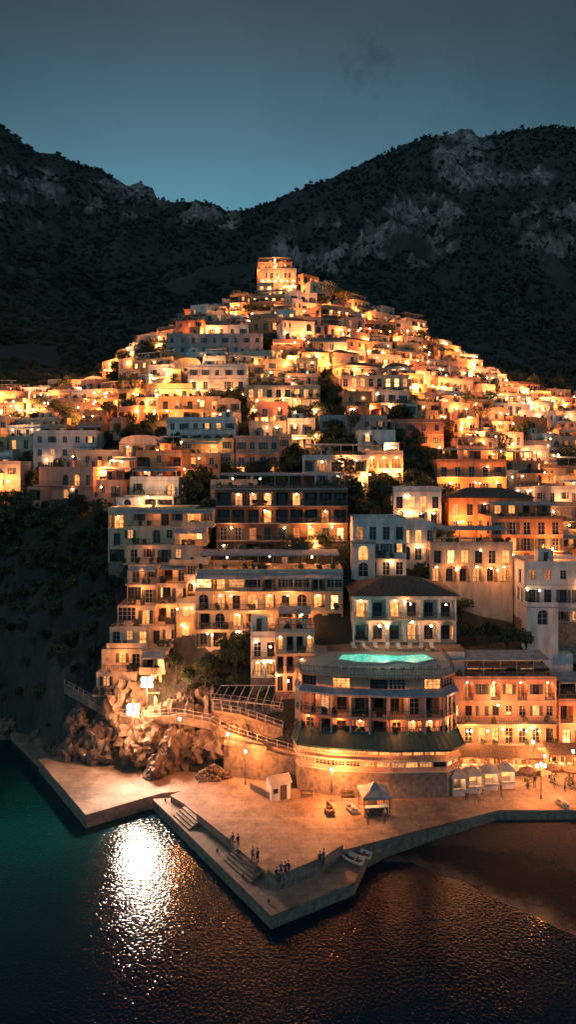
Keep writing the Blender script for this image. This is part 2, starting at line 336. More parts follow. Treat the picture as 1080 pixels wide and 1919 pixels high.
# ------------------------------------------------------------------ sea
sm,nt,b=nmat('sea_water'); g=N(nt,'ShaderNodeNewGeometry')
mp=N(nt,'ShaderNodeMapping'); nt.links.new(g.outputs['Position'],mp.inputs[0]); mp.inputs['Scale'].default_value=(1,.85,1)
n1=noise_node(nt,3.4,2,mp.outputs[0],.5); n2=noise_node(nt,.3,1,mp.outputs[0])
sp=N(nt,'ShaderNodeVectorMath',operation='DISTANCE'); nt.links.new(g.outputs['Position'],sp.inputs[0]); sp.inputs[1].default_value=(-38,86,0)
n4=noise_node(nt,.08,4,g.outputs['Position']); ad=N(nt,'ShaderNodeMath',operation='MULTIPLY_ADD'); nt.links.new(n4.outputs[0],ad.inputs[0]); ad.inputs[1].default_value=16; nt.links.new(sp.outputs['Value'],ad.inputs[2])
mr=N(nt,'ShaderNodeMath',operation='DIVIDE'); nt.links.new(ad.outputs[0],mr.inputs[0]); mr.inputs[1].default_value=46
cr=ramp(nt,mr.outputs[0],[(.2,(.003,.05,.045)),(.55,(.003,.028,.034)),(.95,(.003,.011,.021))]); nt.links.new(cr.outputs[0],b.inputs['Base Color'])
b.inputs['Roughness'].default_value=.04; b.inputs['IOR'].default_value=1.33
mm=N(nt,'ShaderNodeMath',operation='MULTIPLY_ADD'); nt.links.new(n2.outputs[0],mm.inputs[0]); mm.inputs[1].default_value=.8; nt.links.new(n1.outputs[0],mm.inputs[2])
bp=N(nt,'ShaderNodeBump'); bp.inputs['Strength'].default_value=.75; bp.inputs['Distance'].default_value=.078; nt.links.new(mm.outputs[0],bp.inputs['Height']); nt.links.new(bp.outputs[0],b.inputs['Normal'])
mb=MB(); mb.poly([(-3000,-800,0),(3000,-800,0),(3000,2500,0),(-3000,2500,0)],0); mb.obj('sea',mats=[sm])
# ------------------------------------------------------------------ quay and beach
conc,nt,b=nmat('quay_concrete'); g=N(nt,'ShaderNodeNewGeometry'); n1=noise_node(nt,.22,8,g.outputs['Position'],.78)
n2=noise_node(nt,5,5,g.outputs['Position']); c1=ramp(nt,n1.outputs[0],[(.36,(.12,.075,.055)),(.5,(.27,.175,.125)),(.64,(.42,.29,.21))])
br=N(nt,'ShaderNodeTexBrick'); nt.links.new(g.outputs['Position'],br.inputs[0]); br.inputs['Scale'].default_value=.25; br.inputs['Mortar Size'].default_value=.008
br.inputs['Color1'].default_value=(1,1,1,1); br.inputs['Color2'].default_value=(.82,.82,.82,1); br.inputs['Mortar'].default_value=(.5,.5,.5,1)
mx=N(nt,'ShaderNodeMix',data_type='RGBA',blend_type='MULTIPLY'); mx.inputs[0].default_value=.7; nt.links.new(c1.outputs[0],mx.inputs[6]); nt.links.new(br.outputs[0],mx.inputs[7])
nt.links.new(mx.outputs[2],b.inputs['Base Color']); b.inputs['Roughness'].default_value=.75
bp=N(nt,'ShaderNodeBump'); bp.inputs['Strength'].default_value=.5; bp.inputs['Distance'].default_value=.06; nt.links.new(n2.outputs[0],bp.inputs['Height']); nt.links.new(bp.outputs[0],b.inputs['Normal'])
CM=[conc,WALLS['stone']]
def prism(mb,pts,zt,zb,cope=.25,coph=.3):
    n=len(pts); mb.poly([(p[0],p[1],zt) for p in pts],0)
    cx=sum(p[0] for p in pts)/n; cy=sum(p[1] for p in pts)/n
    for i in range(n):
        p,q=pts[i],pts[(i+1)%n]
        mb.poly([(p[0],p[1],zt),(q[0],q[1],zt),(q[0],q[1],zt-coph),(p[0],p[1],zt-coph)],0)
        k=.997
        p2=(cx+(p[0]-cx)*k,cy+(p[1]-cy)*k);q2=(cx+(q[0]-cx)*k,cy+(q[1]-cy)*k)
        mb.poly([(p2[0],p2[1],zt-coph),(q2[0],q2[1],zt-coph),(q2[0],q2[1],zb),(p2[0],p2[1],zb)],1)
        mb.poly([(p[0],p[1],zt-coph),(q[0],q[1],zt-coph),(q2[0],q2[1],zt-coph),(p2[0],p2[1],zt-coph)],0)
def gp(L,z): return [G(a,b,z)[:2] for a,b in L]
mb=MB()
prism(mb,gp([(72,1424),(160,1527),(302,1486),(420,1475),(380,1445),(250,1415),(150,1405)],1.7),1.7,-5)
prism(mb,gp([(286,1497),(508,1716),(664,1654),(688,1604),(735,1580),(640,1560),(480,1560),(400,1490)],1.35),1.35,-5)
prism(mb,gp([(318,1490),(345,1506),(520,1652),(598,1622),(640,1594),(745,1566),(935,1518),(1100,1518),(1500,1540),(1500,1390),(1000,1395),(840,1400),(600,1440),(440,1425),(400,1460)],2.3),2.3,-5)
# parapet walls and steps along the inner edge
def wallseg(mb,a,b,t,z0,z1,m):
    a=Vector(a[:2]);b=Vector(b[:2]); d=(b-a); L=d.length; d.normalize(); P=frame((a.x,a.y),(d.x,d.y)); pbox(mb,P,0,L,-t/2,t/2,z0,z1,m)
wallseg(mb,G(372,1532,2.3),G(432,1580,2.3),.5,2.0,2.9,0)
wallseg(mb,G(505,1640,2.3),G(520,1652,2.3),.5,2.0,3.0,0); wallseg(mb,G(522,1650,2.3),G(600,1618,2.3),.5,2.0,3.05,0); wallseg(mb,G(602,1617,2.3),G(640,1592,2.3),.5,2.0,3.0,0)
def steps(mb,pa,pb,n,z0,z1,out):
    a=Vector(pa[:2]);b=Vector(pb[:2]);d=(b-a);L=d.length;d.normalize();P=frame((a.x,a.y),(d.x,d.y))
    for i in range(n):
        z=z1-(z1-z0)*(i+1)/(n+1); pbox(mb,P,0,L,out*i/n-.3,out*(i+1)/n,z0-.3,z,0)
steps(mb,G(346,1508,2.3),G(376,1534,2.3),4,1.35,2.3,1.6); steps(mb,G(440,1588,2.3),G(492,1630,2.3),4,1.35,2.3,1.5)
wallseg(mb,G(470,1478,2.3),G(508,1498,2.3),.35,2.2,3.2,0)
mb.obj('stone_quay',mats=CM)
bm,nt,b=nmat('beach_sand'); g=N(nt,'ShaderNodeNewGeometry'); sx=N(nt,'ShaderNodeSeparateXYZ'); nt.links.new(g.outputs['Position'],sx.inputs[0])
n1=noise_node(nt,.25,8,g.outputs['Position'],.7); ad=N(nt,'ShaderNodeMath',operation='MULTIPLY_ADD'); nt.links.new(n1.outputs[0],ad.inputs[0]); ad.inputs[1].default_value=.7; nt.links.new(sx.outputs[2],ad.inputs[2])
cr=ramp(nt,ad.outputs[0],[(.36,(.06,.055,.055)),(.5,(.013,.013,.015)),(.85,(.018,.018,.02)),(1,(.055,.048,.045))]); nt.links.new(cr.outputs[0],b.inputs['Base Color'])
rr=ramp(nt,ad.outputs[0],[(.3,(.4,.4,.4)),(.6,(.95,.95,.95))]); nt.links.new(rr.outputs[0],b.inputs['Roughness']); b.inputs['Specular IOR Level'].default_value=.2
n2=noise_node(nt,2.2,8,g.outputs['Position'],.7); bp=N(nt,'ShaderNodeBump'); bp.inputs['Strength'].default_value=1; bp.inputs['Distance'].default_value=.3; nt.links.new(n2.outputs[0],bp.inputs['Height']); nt.links.new(bp.outputs[0],b.inputs['Normal'])
sh=[(9.5,82),(9.6,78.5),(14,78),(20,73.5),(27,66.5),(40,54),(65,34),(100,10)]; bk=[(9.6,86),(12,86),(17,88),(27,90),(36,92),(60,95),(90,98),(130,100)]
V=[];Fc=[];ns=60;nv=22
for i in range(ns+1):
    t=i/ns*(len(sh)-1); k=min(len(sh)-2,int(t)); f=t-k
    s=Vector(sh[k]).lerp(Vector(sh[k+1]),f); e=Vector(bk[k]).lerp(Vector(bk[k+1]),f)
    for j in range(nv+1):
        q=j/nv*1.15-.15; p=s.lerp(e,q); z=-.5+ (q+.15)*3.4 if q<.0 else .01+q*1.45
        V.append((p.x,p.y,z+noise.noise(Vector((p.x*.3,p.y*.3,0)))*.08))
for i in range(ns):
    for j in range(nv):
        a=i*(nv+1)+j; Fc.append((a,a+1,a+nv+2,a+nv+1))
me=bpy.data.meshes.new('beach'); me.from_pydata(V,[],Fc); me.materials.append(bm); me.polygons.foreach_set('use_smooth',[True]*len(Fc)); o=bpy.data.objects.new('beach',me); scn.collection.objects.link(o)
# ------------------------------------------------------------------ hero buildings
def hero(name,x0,x1,yb,D,fl,**k):
    Z=SZ(yb,D); xa,xb=SX(x0,D),SX(x1,D); k.setdefault('dots',4)
    return house(name,(xa+xb)/2,D,Z,xb-xa,k.pop('dp',10),fl,**k)
hero('hip_roof_villa',662,856,1203,106,2,fh=3.6,dp=11,wall='white',bays=6,kinds=['larch','loggia'],roof='hip',balc=(1,),litp=.5,lamps=[(-4,.5,2.6,100),(4,.5,2.6,90),(0,.4,6.3,60)],seed=2)
hero('balcony_hotel',366,643,1213,110,4,dp=11,wall='cream',bays=9,kinds=[['french','loggia','larch'],['loggia','arch','loggia'],['arch','loggia','french'],['glass','loggia','glass']],roof='terrace',balc=(1,2,3),awn=(3,),litp=.5,
  lamps=[(-9,1.4,2.3,260),(-2,1.4,5.3,400),(5,1.4,5.4,400),(9,1.4,2.3,300),(-6,1.4,8.6,300),(3,1.4,8.6,400),(-7,-2,14.2,400),(0,-2.5,14.3,520),(7,-2,14.3,520)],seed=3)
hero('cliff_hotel_annex',470,520,1270,102,2,dp=8,wall='white',bays=2,kinds=['loggia','french'],balc=(1,),litp=.5,lamps=[(1,1.4,5,80)],seed=33)
hero('cliff_hotel_annex',516,590,1296,99.5,3,dp=8,fh=2.9,wall='cream',bays=4,kinds=['french','loggia','loggia'],balc=(1,2),roof='terrace',litp=.5,lamps=[(1,1.4,5,150),(-1,1.4,2,150)],seed=34)
hero('dark_facade_hotel',405,652,1045,123,4,fh=3.1,dp=11,wall='brown',bays=9,kinds=[['loggia','french','loggia'],'french','loggia','loggia'],roof='terrace',balc=(1,2,3),litp=.4,
  lamps=[(-9,1.3,5.5,260),(6,1.2,2.6,1000),(9,1.2,5.6,800),(5,1.2,5.6,800),(-3,1.2,8.5,160),(-9,-2,14.2,520),(-4,-2,14.2,260)],seed=4)
# terraced hotel stepping up the cliff on the left
TW=[(180,300),(190,315),(205,325),(220,333),(238,347),(240,352),(234,374),(228,388),(246,402)]
mb=MB(); r=random.Random(5); TL=[]
for i,(a,bb) in enumerate(TW):
    D=106+2.0*i; z=10.5+3.05*i; xa,xb=SX(a,D),SX(bb,D); W=xb-xa; dp=7+ (8-i)*.4; sp_=xa+W*r.choice([.36,.5,.62]); off=[0,r.choice([.9,1.4,-.9])]; r.shuffle(off)
    for (p0,p1,of) in ((xa,sp_,off[0]),(sp_,xb,off[1])):
        w=p1-p0; P=frame((p0,D+of),(1,0)); n=max(1,round(w/2.5))
        fac(mb,P,w,z,3.05,n,r.choice([['loggia','french'],['glass','french'],['larch','win'],['french','win'],['win','blank','arch']]),r,.4)
        fac(mb,frame((p1,D+of),(0,1)),dp+4-of,z,3.05,3,'mix',r,.35); fac(mb,frame((p0,D+dp+4),(0,-1)),dp+4-of,z,3.05,3,'mix',r,.25)
        mb.box(p0-.05,p1-.02,D+of-1.9,D+dp+4,z-.12-.01*(of>0),z+.04+.005*(of>0),M['trim'] if r.random()<.3 else 0)
        if r.random()<.6: rail(mb,P,0,w,1.8,z+.05,.28)
        else: pbox(mb,P,0,w,1.7,1.82,z+.06,z+.9,0)
        mb.box(p0-.02,p1-.05,D+of+.02,D+dp+4.1,z+2.9,z+2.93,M['roof'])
        q=r.random()
        if q<.4: awning(mb,P,.2,w-.2,.03,r.uniform(1.3,1.9),z+2.85,drop=r.uniform(.3,.7))
        for _ in range(3): planter(mb,P,r.uniform(.4,w-.4),1.4,z+.05,r)
        if r.random()<.7: TL.append((p0+w*.5,D+of-1.2,z+2.3,r.choice([60,110,220])))
mb.box(SX(180,106),SX(300,106),106,118,2,10.6,M['stone'])
ob=mb.obj('terraced_cliff_hotel',wall='cream')
for l in TL: add_light(l[:3],l[3],parent=ob)
HB.append((SX(290,114),114,8,9,0))
hero('stepped_annex',330,366,1200,111,2,dp=6,wall='ochre',bays=1,kinds=['french','win'],litp=.6,lamps=[(0,.8,2.4,120)],seed=61)
hero('stepped_annex',345,388,1120,117,2,dp=6,wall='white',bays=2,kinds=['arch','win'],litp=.4,lamps=[(0,.8,2.4,120)],seed=62)
# mid slope heroes
hero('terracotta_house',442,524,903,147,3,dp=9,wall='pink',bays=4,kinds=['arch','french','win'],balc=(1,2),litp=.3,lamps=[(-3,1.2,2.4,1100),(3,1.2,2.6,1000)],seed=6)
hero('white_house',662,762,1078,118,3,dp=9,wall='white',bays=4,kinds=['french','win','french'],balc=(1,),litp=.25,lamps=[(2,.6,2.4,50)],seed=7,dots=1,annex=(-1,4,1.8,2))
hero('white_house',752,818,1050,121,2,dp=8,wall='white',bays=3,kinds=['arch','french'],litp=.2,roof='vault',lamps=[(0,.6,2.4,60)],seed=8,dots=1)
hero('arcaded_house',808,962,1092,118,2,fh=3.3,dp=9,wall='cream',bays=6,kinds=['larch','french'],litp=.35,roof='terrace',lamps=[(4,1.6,2.4,450),(-3,1.2,2.4,250)],seed=9)
hero('terracotta_house',842,1000,1000,133,2,fh=3.5,dp=9,wall='orange',bays=6,kinds=['win','french'],roof='hip',litp=.25,lamps=[(-6,1.6,2.5,1800),(0,1.6,2.4,1200),(6,1.6,2.4,1500)],seed=10)
hero('orange_house',922,1056,1062,124,3,fh=2.9,dp=9,wall='orange',bays=5,kinds=['win','french','french'],roof='terrace',litp=.25,balc=(1,),lamps=[(-4,1.6,2.4,1300),(4,1.6,3.4,1500)],seed=11)
hero('white_house',984,1130,1165,113,3,dp=9,wall='white',bays=5,kinds=['larch','french','win'],litp=.3,roof='flat',awn=(0,),lamps=[(-5,1.6,2.4,800),(3,.6,5.4,100)],seed=12,annex=(-1,5,2.5,1))
hero('pink_house',820,950,925,150,2,fh=3.6,dp=10,wall='orange',bays=5,kinds=['french','french'],litp=.2,roof='terrace',balc=(1,),lamps=[(-5,1.6,2.4,2000),(5,1.6,2.4,1900)],seed=13)
hero('white_house',738,828,985,131,2,fh=3.3,dp=9,wall='white',bays=4,kinds=['larch','french'],litp=.5,lamps=[(-2,.8,2.4,400),(3,.8,2.4,300)],seed=63)
hero('brown_house',732,832,862,165,3,dp=9,wall='red',bays=4,kinds='win',litp=.3,lamps=[(5,2,3,2400)],seed=14)
hero('grey_house',600,726,856,163,3,dp=9,wall='grey',bays=5,kinds=['french','win','win'],litp=.15,lamps=[(5,.6,3,120)],seed=15,dots=1)
hero('arcaded_house',312,442,862,158,3,dp=9,wall='white',bays=6,kinds=['win','larch','win'],litp=.2,lamps=[(-4,.6,3,60)],seed=16,dots=1)
hero('grey_apartment_house',312,492,702,212,4,fh=3.0,dp=11,wall='grey',bays=9,kinds='win',litp=.1,lamps=[(11,1.8,3,1500)],seed=17,dots=1)
hero('yellow_house',346,424,630,246,3,fh=3.2,dp=10,wall='orange',bays=4,kinds=['arch','win','win'],litp=.4,roof='hip',lamps=[(-4,1.8,3,3600),(4,1.8,3,3800)],seed=18)
hero('lit_terrace_hotel',462,600,790,176,3,fh=3.0,dp=10,wall='cream',bays=8,kinds=['loggia','glass','french'],litp=.8,roof='terrace',balc=(1,2),lamps=[(-8,1.3,2.4,2200),(-3,1.3,2.4,2200),(3,1.3,2.4,2600),(8,1.3,2.4,2600),(0,1.3,5.5,1000)],seed=19,col=(1,.42,.14))
hero('lit_terrace_hotel',640,768,765,186,3,fh=2.9,dp=10,wall='cream',bays=8,kinds=['larch','french','french'],litp=.6,roof='terrace',lamps=[(-7,1.5,2.4,2400),(0,1.5,2.4,2200),(7,1.5,2.4,2400)],seed=20)
hero('hilltop_hotel',486,556,566,272,4,fh=3.3,dp=9,wall='cream',bays=6,kinds=['arch','french','larch','french'],setb=[0,0,2,2],litp=.7,lamps=[(-5,1.5,3,2600),(5,1.5,3,3000),(0,1,9.5,2000),(-6,1,6.3,1700),(6,1,6.3,1700)],seed=21,col=(1,.4,.13),annex=(-1,6,3,2))
hero('hilltop_hotel',482,548,520,284,2,fh=3.4,dp=9,wall='orange',bays=5,kinds=['larch','french'],setb=[0,2.5],litp=.7,roof='terrace',lamps=[(-5,1,3,2200),(4,1,3,2200),(0,1,6,1500),(0,-3,8,1200)],seed=22,col=(1,.4,.13),annex=(1,5,2,1))
hero('white_house',352,462,752,184,3,dp=9,wall='white',bays=5,kinds=['arch','french','win'],litp=.3,lamps=[(-5,1.8,3,1300),(4,1.8,3,800)],seed=23)
hero('lit_villa',282,358,772,182,2,fh=3.4,dp=9,wall='ochre',bays=3,kinds=['larch','french'],litp=.8,lamps=[(-3,2,3,5500),(2,2,3,4500)],seed=24,col=(1,.45,.16))
hero('white_house',568,690,912,140,2,dp=9,wall='white',bays=5,kinds=['french','loggia'],roof='terrace',litp=.4,lamps=[(2,.7,5.4,700),(7,.8,2.5,800)],seed=25)
hero('white_house',685,756,905,146,2,dp=8,wall='cream',bays=3,kinds=['larch','larch'],litp=.8,lamps=[(0,.8,2.5,1100),(3,.8,2.5,900)],seed=26)
hero('white_house',62,180,885,162,3,dp=9,wall='white',bays=5,kinds='win',litp=.15,lamps=[(-4,.8,3,60)],seed=27,dots=1,annex=(1,5,2.5,2))
hero('white_house',128,222,900,155,2,dp=9,wall='grey',bays=4,kinds='win',litp=.2,lamps=[(3,.8,3,120)],seed=28,dots=1)
# --- right beachfront hotel
hero('beachfront_hotel',846,1052,1442,99,4,fh=3.15,dp=10,wall='pink',bays=8,kinds=['larch','french','win',['win','larch']],roof='terrace',setb=[0,1.6,1.6,1.6],balc=(2,),awn=(),litp=.5,
  lamps=[(-7,1.4,2.6,420),(-4,1.2,2.6,300),(-1,1.6,2.6,450),(2,1.2,2.6,300),(5,1.6,2.6,450),(7.6,1.2,2.6,300),(-5,.0,5.6,500),(3,.0,5.6,550),(-1,-.4,9.2,350)],seed=30,col=(1,.36,.1),dots=10)
hero('beachfront_hotel',1056,1330,1445,102,3,fh=3.3,dp=10,wall='pink',bays=9,kinds=['larch','french','loggia'],roof='terrace',litp=.6,setb=[0,1.5,1.5],
  lamps=[(-9,1.2,2.6,500),(-6,1.2,2.6,400),(-2,1.2,2.6,500),(3,1.2,2.6,400),(-8,0,5.6,450),(9,1.2,2.6,400)],seed=31,col=(1,.36,.1),dots=10)
# glazed beach restaurants in front of the hotels
mb=MB(); r=random.Random(77)
for (xa,xb,y) in ((SX(850,96),SX(930,96),95.6),(SX(936,96),SX(1010,96),95.2),(SX(1030,97),SX(1130,97),96.2)):
    P=frame((xa,y),(1,0)); w=xb-xa
    for i in range(int(w/1.6)+1):
        u=w*i/int(w/1.6); pbox(mb,P,u-.06,u+.06,-.06,.06,2.3,4.9,M['trim'])
    pbox(mb,P,0,w,-.05,.05,2.3,3.0,M['wood']); awning(mb,P,-.3,w+.3,-2.8,.4,5.4,m='tile',drop=.5,pole=False)
    for i in range(int(w/1.3)): 
        u=.6+i*1.3; mb.cyl(xa+u,y+1.2,2.3,3.05,.04,.04,M['rail'],6); mb.cyl(xa+u,y+1.2,3.05,3.1,.42,.42,M['trim'],8)
        if i%2==0: pbox(mb,P,u-.08,u+.08,-.9,-.74,4.45,4.65,M['bulb'])
ob=mb.obj('beach_restaurant',wall='pink'); 
for X_ in (SX(880,95),SX(970,95),SX(1050,95),SX(1100,95)): add_light((X_,94.2,4.4),260,(1,.42,.15),parent=ob)
# dark canopy pavilion with upper pool terrace
mb=MB(); z=SZ(1275,104)
x0,x1=SX(850,104),SX(1025,104)
mb.box(x0,x1,104,113,z-8,z-.1,0)
P=frame((x0,104),(1,0)); fac(mb,P,x1-x0,z-.1,2.3,7,'glass',r,.4)
mb.box(x0,x1,104.3,113,z-.1,z+2.2,0)
for (a,bb,c,d,e) in ((x0-.5,x1+.5,103,108.5,2.0),(x0+1,x1-1,108.2,114,3.0)):
    mb.poly([(a,c,z+e-.5),(bb,c,z+e-.5),(bb,d,z+e+.4),(a,d,z+e+.4)],M['dark']); mb.poly([(a,c,z+e-.7),(bb,c,z+e-.7),(bb,c,z+e-.5),(a,c,z+e-.5)],M['dark'])
    for q in range(9): xx=a+(bb-a)*q/8; mb.box(xx-.05,xx+.05,c-.02,c+.08,z-.1,z+e-.5,M['rail'])
ob=mb.obj('canopy_pavilion',wall='pink'); add_light((x0+4,103,z+1.2),140,parent=ob); add_light((x1-3,103,z+1.2),160,parent=ob); HB.append(((x0+x1)/2,109,8,5,0))
# --- faceted restaurant hotel with the green awning
PR=[(.8,93.4),(1.4,91.0),(5.6,89.5),(13.4,88.6),(20.8,88.9),(22.9,90.8),(23.3,95),(23.4,100)]; CC=(12,100)
def ins(k,sh=0): return [((x-CC[0])*(k+(1-k)*.75)+CC[0],y+(1-k)*10+sh) for x,y in PR]
mb=MB(); r=random.Random(8)
def ring(pts,z0,fh,kind,litp,step=2.6,wm=0):
    for a,b2 in zip(pts[:-1],pts[1:]):
        d=Vector(b2)-Vector(a); L=d.length; d.normalize(); fac(mb,frame(a,(d.x,d.y)),L,z0,fh,max(1,round(L/step)),kind,r,litp,wm)
    fac(mb,frame((pts[0][0],109),(0,-1)),109-pts[0][1],z0,fh,5,'mix' if fh>2.5 else 'blank',r,.3,wm)
def slab(pts,z0,z1,m):
    full_=list(pts)+[(pts[-1][0],110),(pts[0][0],110)]
    mb.poly([(p[0],p[1],z1) for p in full_],m); mb.poly([(p[0],p[1],z0) for p in full_],m)
    for i in range(len(full_)):
        p,q=full_[i],full_[(i+1)%len(full_)]; mb.poly([(p[0],p[1],z0),(q[0],q[1],z0),(q[0],q[1],z1),(p[0],p[1],z1)],m)
def rrail(pts,z,m='rail',step=.3,d=-.1):
    for a,b2 in zip(pts[:-1],pts[1:]):
        dd=Vector(b2)-Vector(a); L=dd.length; dd.normalize(); rail(mb,frame(a,(dd.x,dd.y)),.03,L-.03,d,z,step,m)
def canopy(pi,po,zi,zo,m,st=.8):
    for k in range(len(pi)-1):
        n=max(2,int((Vector(po[k+1])-Vector(po[k])).length/st))
        for i in range(n):
            f=[(Vector(po[k]).lerp(Vector(po[k+1]),t),Vector(pi[k]).lerp(Vector(pi[k+1]),t)) for t in (i/n,(i+1)/n)]
            mb.poly([(*f[0][0],zo),(*f[1][0],zo),(*f[1][1],zi),(*f[0][1],zi)],m)
            mb.poly([(*f[0][0],zo),(*f[1][0],zo),(*f[1][0],zo-.25),(*f[0][0],zo-.25)],m)
            mb.tube((*f[0][0],zo+.03),(*f[0][1],zi+.03),.05,m,4)
ring(ins(1),1.5,4.2,'blank',0,wm=M['stone']); slab(ins(1.02),5.62,5.75,M['trim'])
ring(ins(.985),5.7,1.5,'glass',.6,1.8,wm=0); slab(ins(1.03),7.1,7.25,M['trim'])
ring(ins(.97),7.2,1.9,'glass',1.0,1.5,wm=0); slab(ins(.97),9.0,9.2,M['trim'])
canopy(ins(.84),ins(1.12),10.3,9.0,M['gawn'])
ring(ins(.8),9.2,3.0,['french','loggia','loggia'],.4,2.5); slab(ins(.9),12.1,12.3,0); rrail(ins(.9),12.3,'rail',.22); rrail(ins(.86),10.0,'rail',.25)
slab(ins(.87),9.85,9.98,M['roof'])
ring(ins(.8),12.3,3.0,['loggia','french','loggia'],.35,2.5); slab(ins(.84),15.2,15.4,M['terra'])
canopy(ins(.83),ins(.97),15.9,15.5,M['awn'],1.4)
for a,b2 in zip(ins(.9)[:-1],ins(.9)[1:]):
    for t in (0,.33,.66): 
        p=Vector(a).lerp(Vector(b2),t); mb.box(p.x-.1,p.x+.1,p.y+.1,p.y+.3,9.99,15.6,M['trim'])
for i in range(40):
    k=r.randrange(6); p=Vector(ins(.88)[k]).lerp(Vector(ins(.88)[k+1]),r.random()); planter(mb,lambda u,d,z:(u,d,z),p.x,p.y+.3,12.3 if i%2 else 10.0,r)
ring(ins(.82),15.4,2.1,['glass','blank'],.3,2.5,wm=0); slab(ins(.88),17.35,17.6,M['terra']); slab(ins(.87),17.6,17.7,M['trim']); rrail(ins(.87),17.7,'rail',.35)
ob=mb.obj('terraced_restaurant_hotel',wall='pink')
for k,(x,y) in enumerate(ins(1.04)):
    if k in(1,2,3,4,5): add_light((x,y-.4,8.3),70,(1,.36,.1),parent=ob)
for k,(x,y) in enumerate(ins(.86)):
    if k in(1,2,3,4): add_light((x+1,y,11.6),110,parent=ob); add_light((x+1.5,y-.6,14.9),90,(1,.42,.16),parent=ob)
HB.append((12.5,99,13,11,0))
# pool on the hotel deck
pool,nt,b=nmat('emissive_pool_water'); g=N(nt,'ShaderNodeNewGeometry'); vo=N(nt,'ShaderNodeTexVoronoi'); vo.inputs['Scale'].default_value=1.6; nt.links.new(g.outputs['Position'],vo.inputs['Vector'])
cr=ramp(nt,vo.outputs['Distance'],[(0,(.04,.5,.38)),(.7,(.25,.95,.68))]); nt.links.new(cr.outputs[0],b.inputs['Emission Color']); b.inputs['Emission Strength'].default_value=.75; b.inputs['Base Color'].default_value=(.02,.2,.18,1); b.inputs['Roughness'].default_value=.08  # underwater lighting and caustics put in as the surface's own emission
PM=[pool,ML[1][1],WALLS['white']]
def pooln(pts,z,name):
    mb=MB(); mb.poly([(p[0],p[1],z) for p in pts],0); n=len(pts); cx=sum(p[0] for p in pts)/n; cy=sum(p[1] for p in pts)/n
    for i in range(n):
        p,q=Vector(pts[i]),Vector(pts[(i+1)%n]); c=Vector((cx,cy)); po=p+(p-c).normalized()*.5; qo=q+(q-c).normalized()*.5
        mb.poly([(*p,z+.12),(*q,z+.12),(*qo,z+.12),(*po,z+.12)],1); mb.poly([(*p,z-.02),(*q,z-.02),(*q,z+.12),(*p,z+.12)],1); mb.poly([(*po,z-.12),(*qo,z-.12),(*qo,z+.12),(*po,z+.12)],1)
    ob=mb.obj(name,mats=PM); return ob
o=pooln([(7.2,97.6),(10,96.0),(13.5,95.8),(15,96.8),(18,95.6),(21.0,97.8),(20.0,100.4),(15,99.2),(11,100.4),(8.0,100.0)],17.85,'swimming_pool'); add_light((14,98.0,18.8),170,(.25,1,.8),.6,o)  # unseen light added over the water for turquoise spill on the deck
x=SX(990,112); zz=SZ(1222,112); mb=MB(); mb.box(x-9,x+7,111,119,zz-7,zz-.05,2); mb.obj('pool_terrace',mats=PM)
o=pooln([(x-3,111.8),(x+5,111.8),(x+5,115),(x-3,115)],zz+.1,'swimming_pool'); add_light((x,113,zz+1),120,(.25,.9,1),.5,o); HB.append((x-1,115,8,5,0))  # blue light without a fixture, added above the upper pool
mb=MB(); mb.box(6.5,26.5,102.2,106.5,9,17.75,1); mb.poly([(6,102,17.8),(26.8,102,17.8),(26.8,106.4,17.8),(6,106.4,17.8)],0); mb.obj('retaining_wall',mats=[conc,WALLS['white']])
def lounger(x,y,z,rot):
    mb=MB(); mb.box(-.32,.32,-.9,.35,.28,.36,1); mb.poly([(-.32,.35,.36),(.32,.35,.36),(.32,.85,.78),(-.32,.85,.78)],1); mb.poly([(-.32,.37,.3),(.32,.37,.3),(.32,.87,.72),(-.32,.87,.72)],1)
    for a in(-.27,.27):
        for c in(-.8,.3): mb.box(a-.03,a+.03,c-.03,c+.03,0,.28,1)
    mb.obj('sun_lounger',(x,y,z),rot,mats=[conc,WALLS['white']])
for i in range(13): lounger(5.0+i*1.3,93.4-1.3*math.sin(i/12*3.14),17.72,R.uniform(-.2,.2)+3.14)
for i in range(8): lounger(10+i*1.7,103.6+R.uniform(-.2,.2),17.82,R.uniform(-.3,.3))
# ------------------------------------------------------------------ random town fill
TOWN=[(-260,965),(100,950),(180,1010),(225,1060),(240,1240),(420,1230),(840,1250),(1040,1290),(1360,1300),(1360,770),(960,738),(915,705),(820,660),(740,620),(660,582),(612,550),(565,520),(484,524),(455,574),(352,608),(300,642),(217,690),(200,727),(60,744),(-260,742)]
def inpoly(x,y,P):
    c=False; j=len(P)-1
    for i in range(len(P)):
        if (P[i][1]>y)!=(P[j][1]>y) and x<(P[j][0]-P[i][0])*(y-P[i][1])/(P[j][1]-P[i][1])+P[i][0]: c=not c
        j=i
    return c
def tp(X,Y): 
    z=hgt(X,Y); return X/Y*F+CX, HY-(z-CH)*F/Y, z
def hit(x,y,w,d,L,pad=.0):
    for (cx,cy,hw,hd,ro) in L:
        dx,dy=x-cx,y-cy; c,s=math.cos(-ro),math.sin(-ro); u=abs(dx*c-dy*s); v=abs(dx*s+dy*c)
        if u<hw+w/2+pad and v<hd+d/2+pad: return True
    return False
heroes=list(HB); cnt=0; D=108.0; row=0; GARD=[]; SL=[]
WC=['white']*4+['cream']*6+['grey']*2+['pink']*6+['ochre']*4+['orange']*4+['stone']
